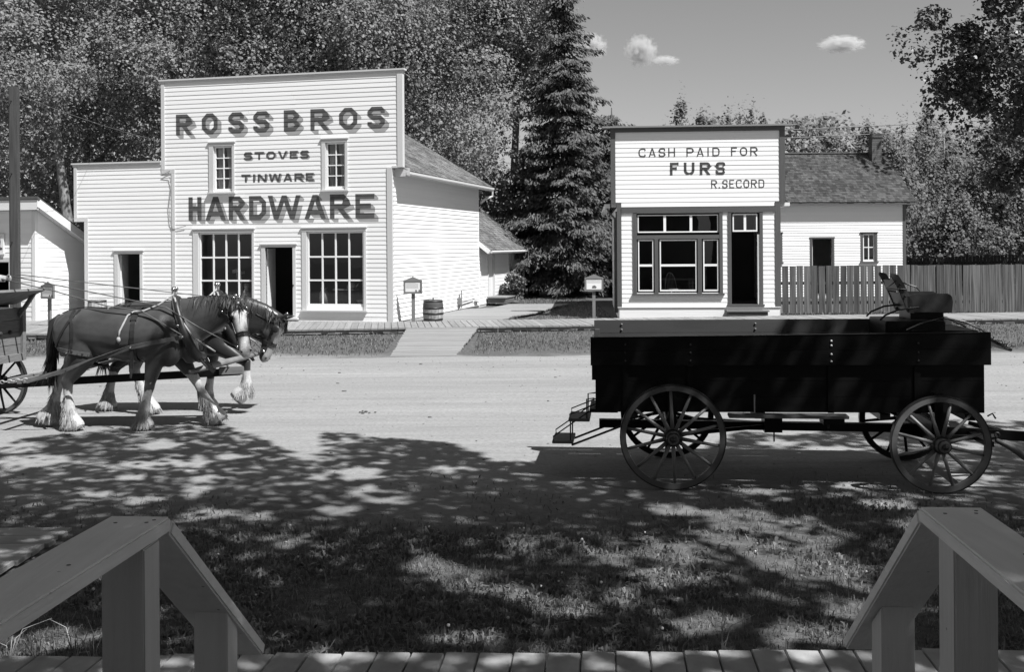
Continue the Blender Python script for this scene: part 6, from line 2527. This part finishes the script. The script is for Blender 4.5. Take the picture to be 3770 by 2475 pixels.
bx('seat_back', OLDWAGON, OW, -.07, -.02, -.55, .55, 1.65, 1.95)
for dx, xx in ((0, .66), (1, -1.9)):
    MB().box(xx - .05, xx + .05, -.60, .60, .42, .52).build('axle', WAGON, OW)
    MB().box(xx - .05, xx + .05, -.52, .52, .525, .79).build('bolster', WAGON, OW)
MB().bar((-1.9, 0, .5), (.66, 0, .5), .08, .08).build('reach_pole', WAGON, OW)

# pole, neck yoke, evener: run from the wagon between the horses
TP = thing('wagon_pole', 'long dark pole and neck yoke running between the two horses', 'wagon pole', (0, 0, 0))
yz = ground_z(14.9)
pa, pb = Vector((-7.0, 14.85, .50 + yz)), Vector((-3.72, 14.88, .66 + yz))
MB().bar(pa, pb, .085, .10).build('pole', WAGON, TP, bevel=.012)
MB().bar(pb + Vector((-.30, 0, 0.004)), pb + Vector((.03, 0, .016)), .092, .108).build('pole_tip', OLDWAGON, TP, bevel=.01)
MB().tube([(-4.20, 14.12, .74 + yz), (-4.08, 14.45, .765 + yz), (-3.92, 14.85, .79 + yz), (-3.76, 15.25, .815 + yz), (-3.64, 15.55, .835 + yz)], [.026, .04, .045, .04, .026], 10).build('neck_yoke', OLDWAGON, TP, True)
MB().tube([(-3.93, 14.84, .78 + yz), (-3.88, 14.84, .72 + yz), (-3.92, 14.84, .66 + yz)], .012, 6).build('yoke_chain', IRON, TP)
MB().bar((-6.62, 14.30, .62 + yz), (-6.48, 15.45, .62 + yz), .07, .06).build('evener', OLDWAGON, TP)
for y0_, y1_ in ((13.85, 14.65), (15.10, 15.9)):
    MB().bar((-6.30, y0_, .66 + yz), (-6.22, y1_, .66 + yz), .05, .05).build('singletree', OLDWAGON, TP)
for k in range(14):
    c = Vector((-6.95, 14.05, .60 + yz)).lerp(Vector((-6.22, 13.86, .69 + yz)), k / 13)
    q = MB().lathe([(.018, -.006), (.026, 0), (.018, .006)], 8, axis='y' if k % 2 else 'z', caps=False).build('chain_link', TIN, TP)
    q.location = c
    q.scale = (1.4, 1, 1)


# ------------------------------------------------------------------ driver, mostly outside the frame
def driver():
    t = thing('person', 'driver in a pale shirt at the left edge holding the reins in both hands', 'person', (-7.66, 14.85, 1.66 + yz))
    LF = (1, 0, 0)
    mb = MB()
    loft(mb, [((0, 0, .0), .19, .14, LF), ((.0, 0, .12), .18, .13, LF), ((.03, 0, .32), .185, .125, LF), ((.05, 0, .46), .20, .12, LF), ((.06, 0, .55), .12, .09, LF), ((.07, 0, .60), .055, .06, LF), ((.08, 0, .66), .055, .058, LF)], 16)
    loft(mb, [((.085, 0, .655), .05, .06, LF), ((.10, 0, .71), .07, .088, LF), ((.10, 0, .78), .076, .098, LF), ((.095, 0, .85), .070, .088, LF), ((.09, 0, .885), .035, .045, LF)], 14)
    mb.ball((.20, 0, .765), .018, 6)
    for s in (-1, 1):
        S_, E_, W_ = Vector((.05, s * .19, .50)), Vector((.34, s * .26, .33)), Vector((.72, s * .16 - .12, .30))
        loft(mb, [(S_, .065, .065, (0, 0, 1)), (S_.lerp(E_, .5), .055, .055, (0, 0, 1)), (E_, .046, .046, (0, 0, 1)), (E_.lerp(W_, .4), .044, .044, (0, 0, 1)), (W_, .028, .032, (0, 0, 1))], 12)
        # palm and five curled fingers
        D_ = (W_ - E_).normalized()
        sv = Vector((0, 1, 0))
        uv = Vector((0, 0, 1))
        loft(mb, [(W_, .026, .03, (0, 0, 1)), (W_ + D_ * .05, .022, .042, (0, 0, 1)), (W_ + D_ * .095, .02, .042, (0, 0, 1))], 10)
        for k, ln in enumerate((.075, .085, .08, .062)):
            b0 = W_ + D_ * .09 + uv * (.032 - .021 * k)
            b1 = b0 + D_ * ln * .45 + sv * (-s * .012)
            b2 = b1 + D_ * ln * .08 + sv * (-s * .035)
            b3 = b2 - D_ * ln * .35 + sv * (-s * .01)
            mb.tube([b0 - D_ * .02, b0, b1, b2, b3], [.0095, .0098, .009, .0085, .007], 7)
        b0 = W_ + D_ * .03 + uv * .03
        mb.tube([b0, b0 + D_ * .035 + uv * .022 + sv * (-s * .012), b0 + D_ * .065 + uv * .02 + sv * (-s * .03)], [.012, .0105, .008], 7)
        H_, K_, A_ = Vector((.02, s * .11, .02)), Vector((.46, s * .14, .06)), Vector((.56, s * .14, -.40))
        loft(mb, [(H_, .09, .09, (0, 0, 1)), (H_.lerp(K_, .5), .082, .08, (0, 0, 1)), (K_, .062, .062, (0, 0, 1)), (K_.lerp(A_, .4), .056, .06, LF), (A_, .04, .045, LF)], 12)
        loft(mb, [(A_ + Vector((-.05, 0, -.02)), .035, .05, (0, 0, 1)), (A_ + Vector((.06, 0, -.04)), .042, .045, (0, 0, 1)), (A_ + Vector((.19, 0, -.055)), .035, .028, (0, 0, 1))], 10)
    me = fuse(mb, .0085, 3)
    m, nt, p = _mat('driver_skin_and_clothes')
    at = nt.nodes.new('ShaderNodeAttribute')
    at.attribute_name = 'tone'
    nt.links.new(math_node(nt, 'MULTIPLY', at.outputs['Fac'], ramp(nt, noise(nt, 12), .3, .7, .88, 1.1)), p.inputs['Base Color'])
    p.inputs['Roughness'].default_value = .75
    me.materials.append(m)
    co = np.empty(len(me.vertices) * 3, np.float32)
    me.vertices.foreach_get('co', co)
    co = co.reshape(-1, 3)
    tone = np.full(len(co), .40, np.float32)                                    # shirt
    tone[(co[:, 2] < .07) | ((co[:, 0] > .2) & (co[:, 2] < .16))] = .06        # trousers
    tone[(co[:, 2] < -.36)] = .03                                              # boots
    skin = (co[:, 2] > .60) | ((co[:, 0] > .66) & (co[:, 2] > .18))
    tone[skin] = .36
    at_ = me.attributes.new('tone', 'FLOAT', 'POINT')
    at_.data.foreach_set('value', tone)
    o_ = bpy.data.objects.new('body', me)
    link(o_, t)
    MB().lathe([(.19, .845), (.192, .85), (.10, .862), (.098, .93), (.07, .965), (0, .97)], 22, c=(.095, 0, 0), caps=False).build('hat', HATM, t, True)
    MB().ball((.172, -.032, .79), .008, 6).ball((.172, .032, .79), .008, 6).build('eyes', LEATHER, t)
    MB().ball((.085, 0, .81), .083, 12, (1, .95, .9)).build('hair', HAIRD, t, True)
    return t


driver()

# reins from the hands to the bits
RN = thing('reins', 'pair of long leather reins from the driver to the horses', 'reins')
hA, hB = Vector((-6.86, 14.86, 1.99 + yz)), Vector((-6.86, 14.57, 1.96 + yz))
for i, (hd, hx_) in enumerate(((hA, horseN), (hB, horseN), (hA + Vector((0, .15, .02)), horseF))):
    t_, L0, P_, h_, f_, sd_, HL_ = hx_
    ham = L0 + Vector((.42, -.20 if i != 1 else .08, 1.60))
    side = -1 if i != 1 else -1
    # pick the cheek that faces the camera
    s_ = 1 if (sd_.y < 0) else -1
    bit = L0 + P_ + h_ * (.55 * HL_ / .70) + sd_ * (s_ * .095) - f_ * .01
    if i == 1:
        mid = [L0 + Vector((-.35, -.20, 1.62)), L0 + Vector((.12, -.26, 1.56)), L0 + Vector((.58, -.34, 1.30)), L0 + Vector((.66, -.34, 1.25))]
        pts = [hd, hd.lerp(mid[0], .5) + Vector((0, 0, .02))] + mid
    elif i == 0:
        pts = [hd, hd.lerp(ham, .5) + Vector((0, 0, .0)), ham, ham.lerp(bit, .5) + Vector((0, -.06, -.01)), bit]
    else:
        pts = [hd, hd.lerp(ham, .55) + Vector((0, 0, .03)), ham + Vector((0, .1, .05)), ham.lerp(bit, .5) + Vector((0, -.05, .05)), bit]
    MB().tube(pts, .014, 6, flat=.5).build('rein', LEATHERB, RN, True)
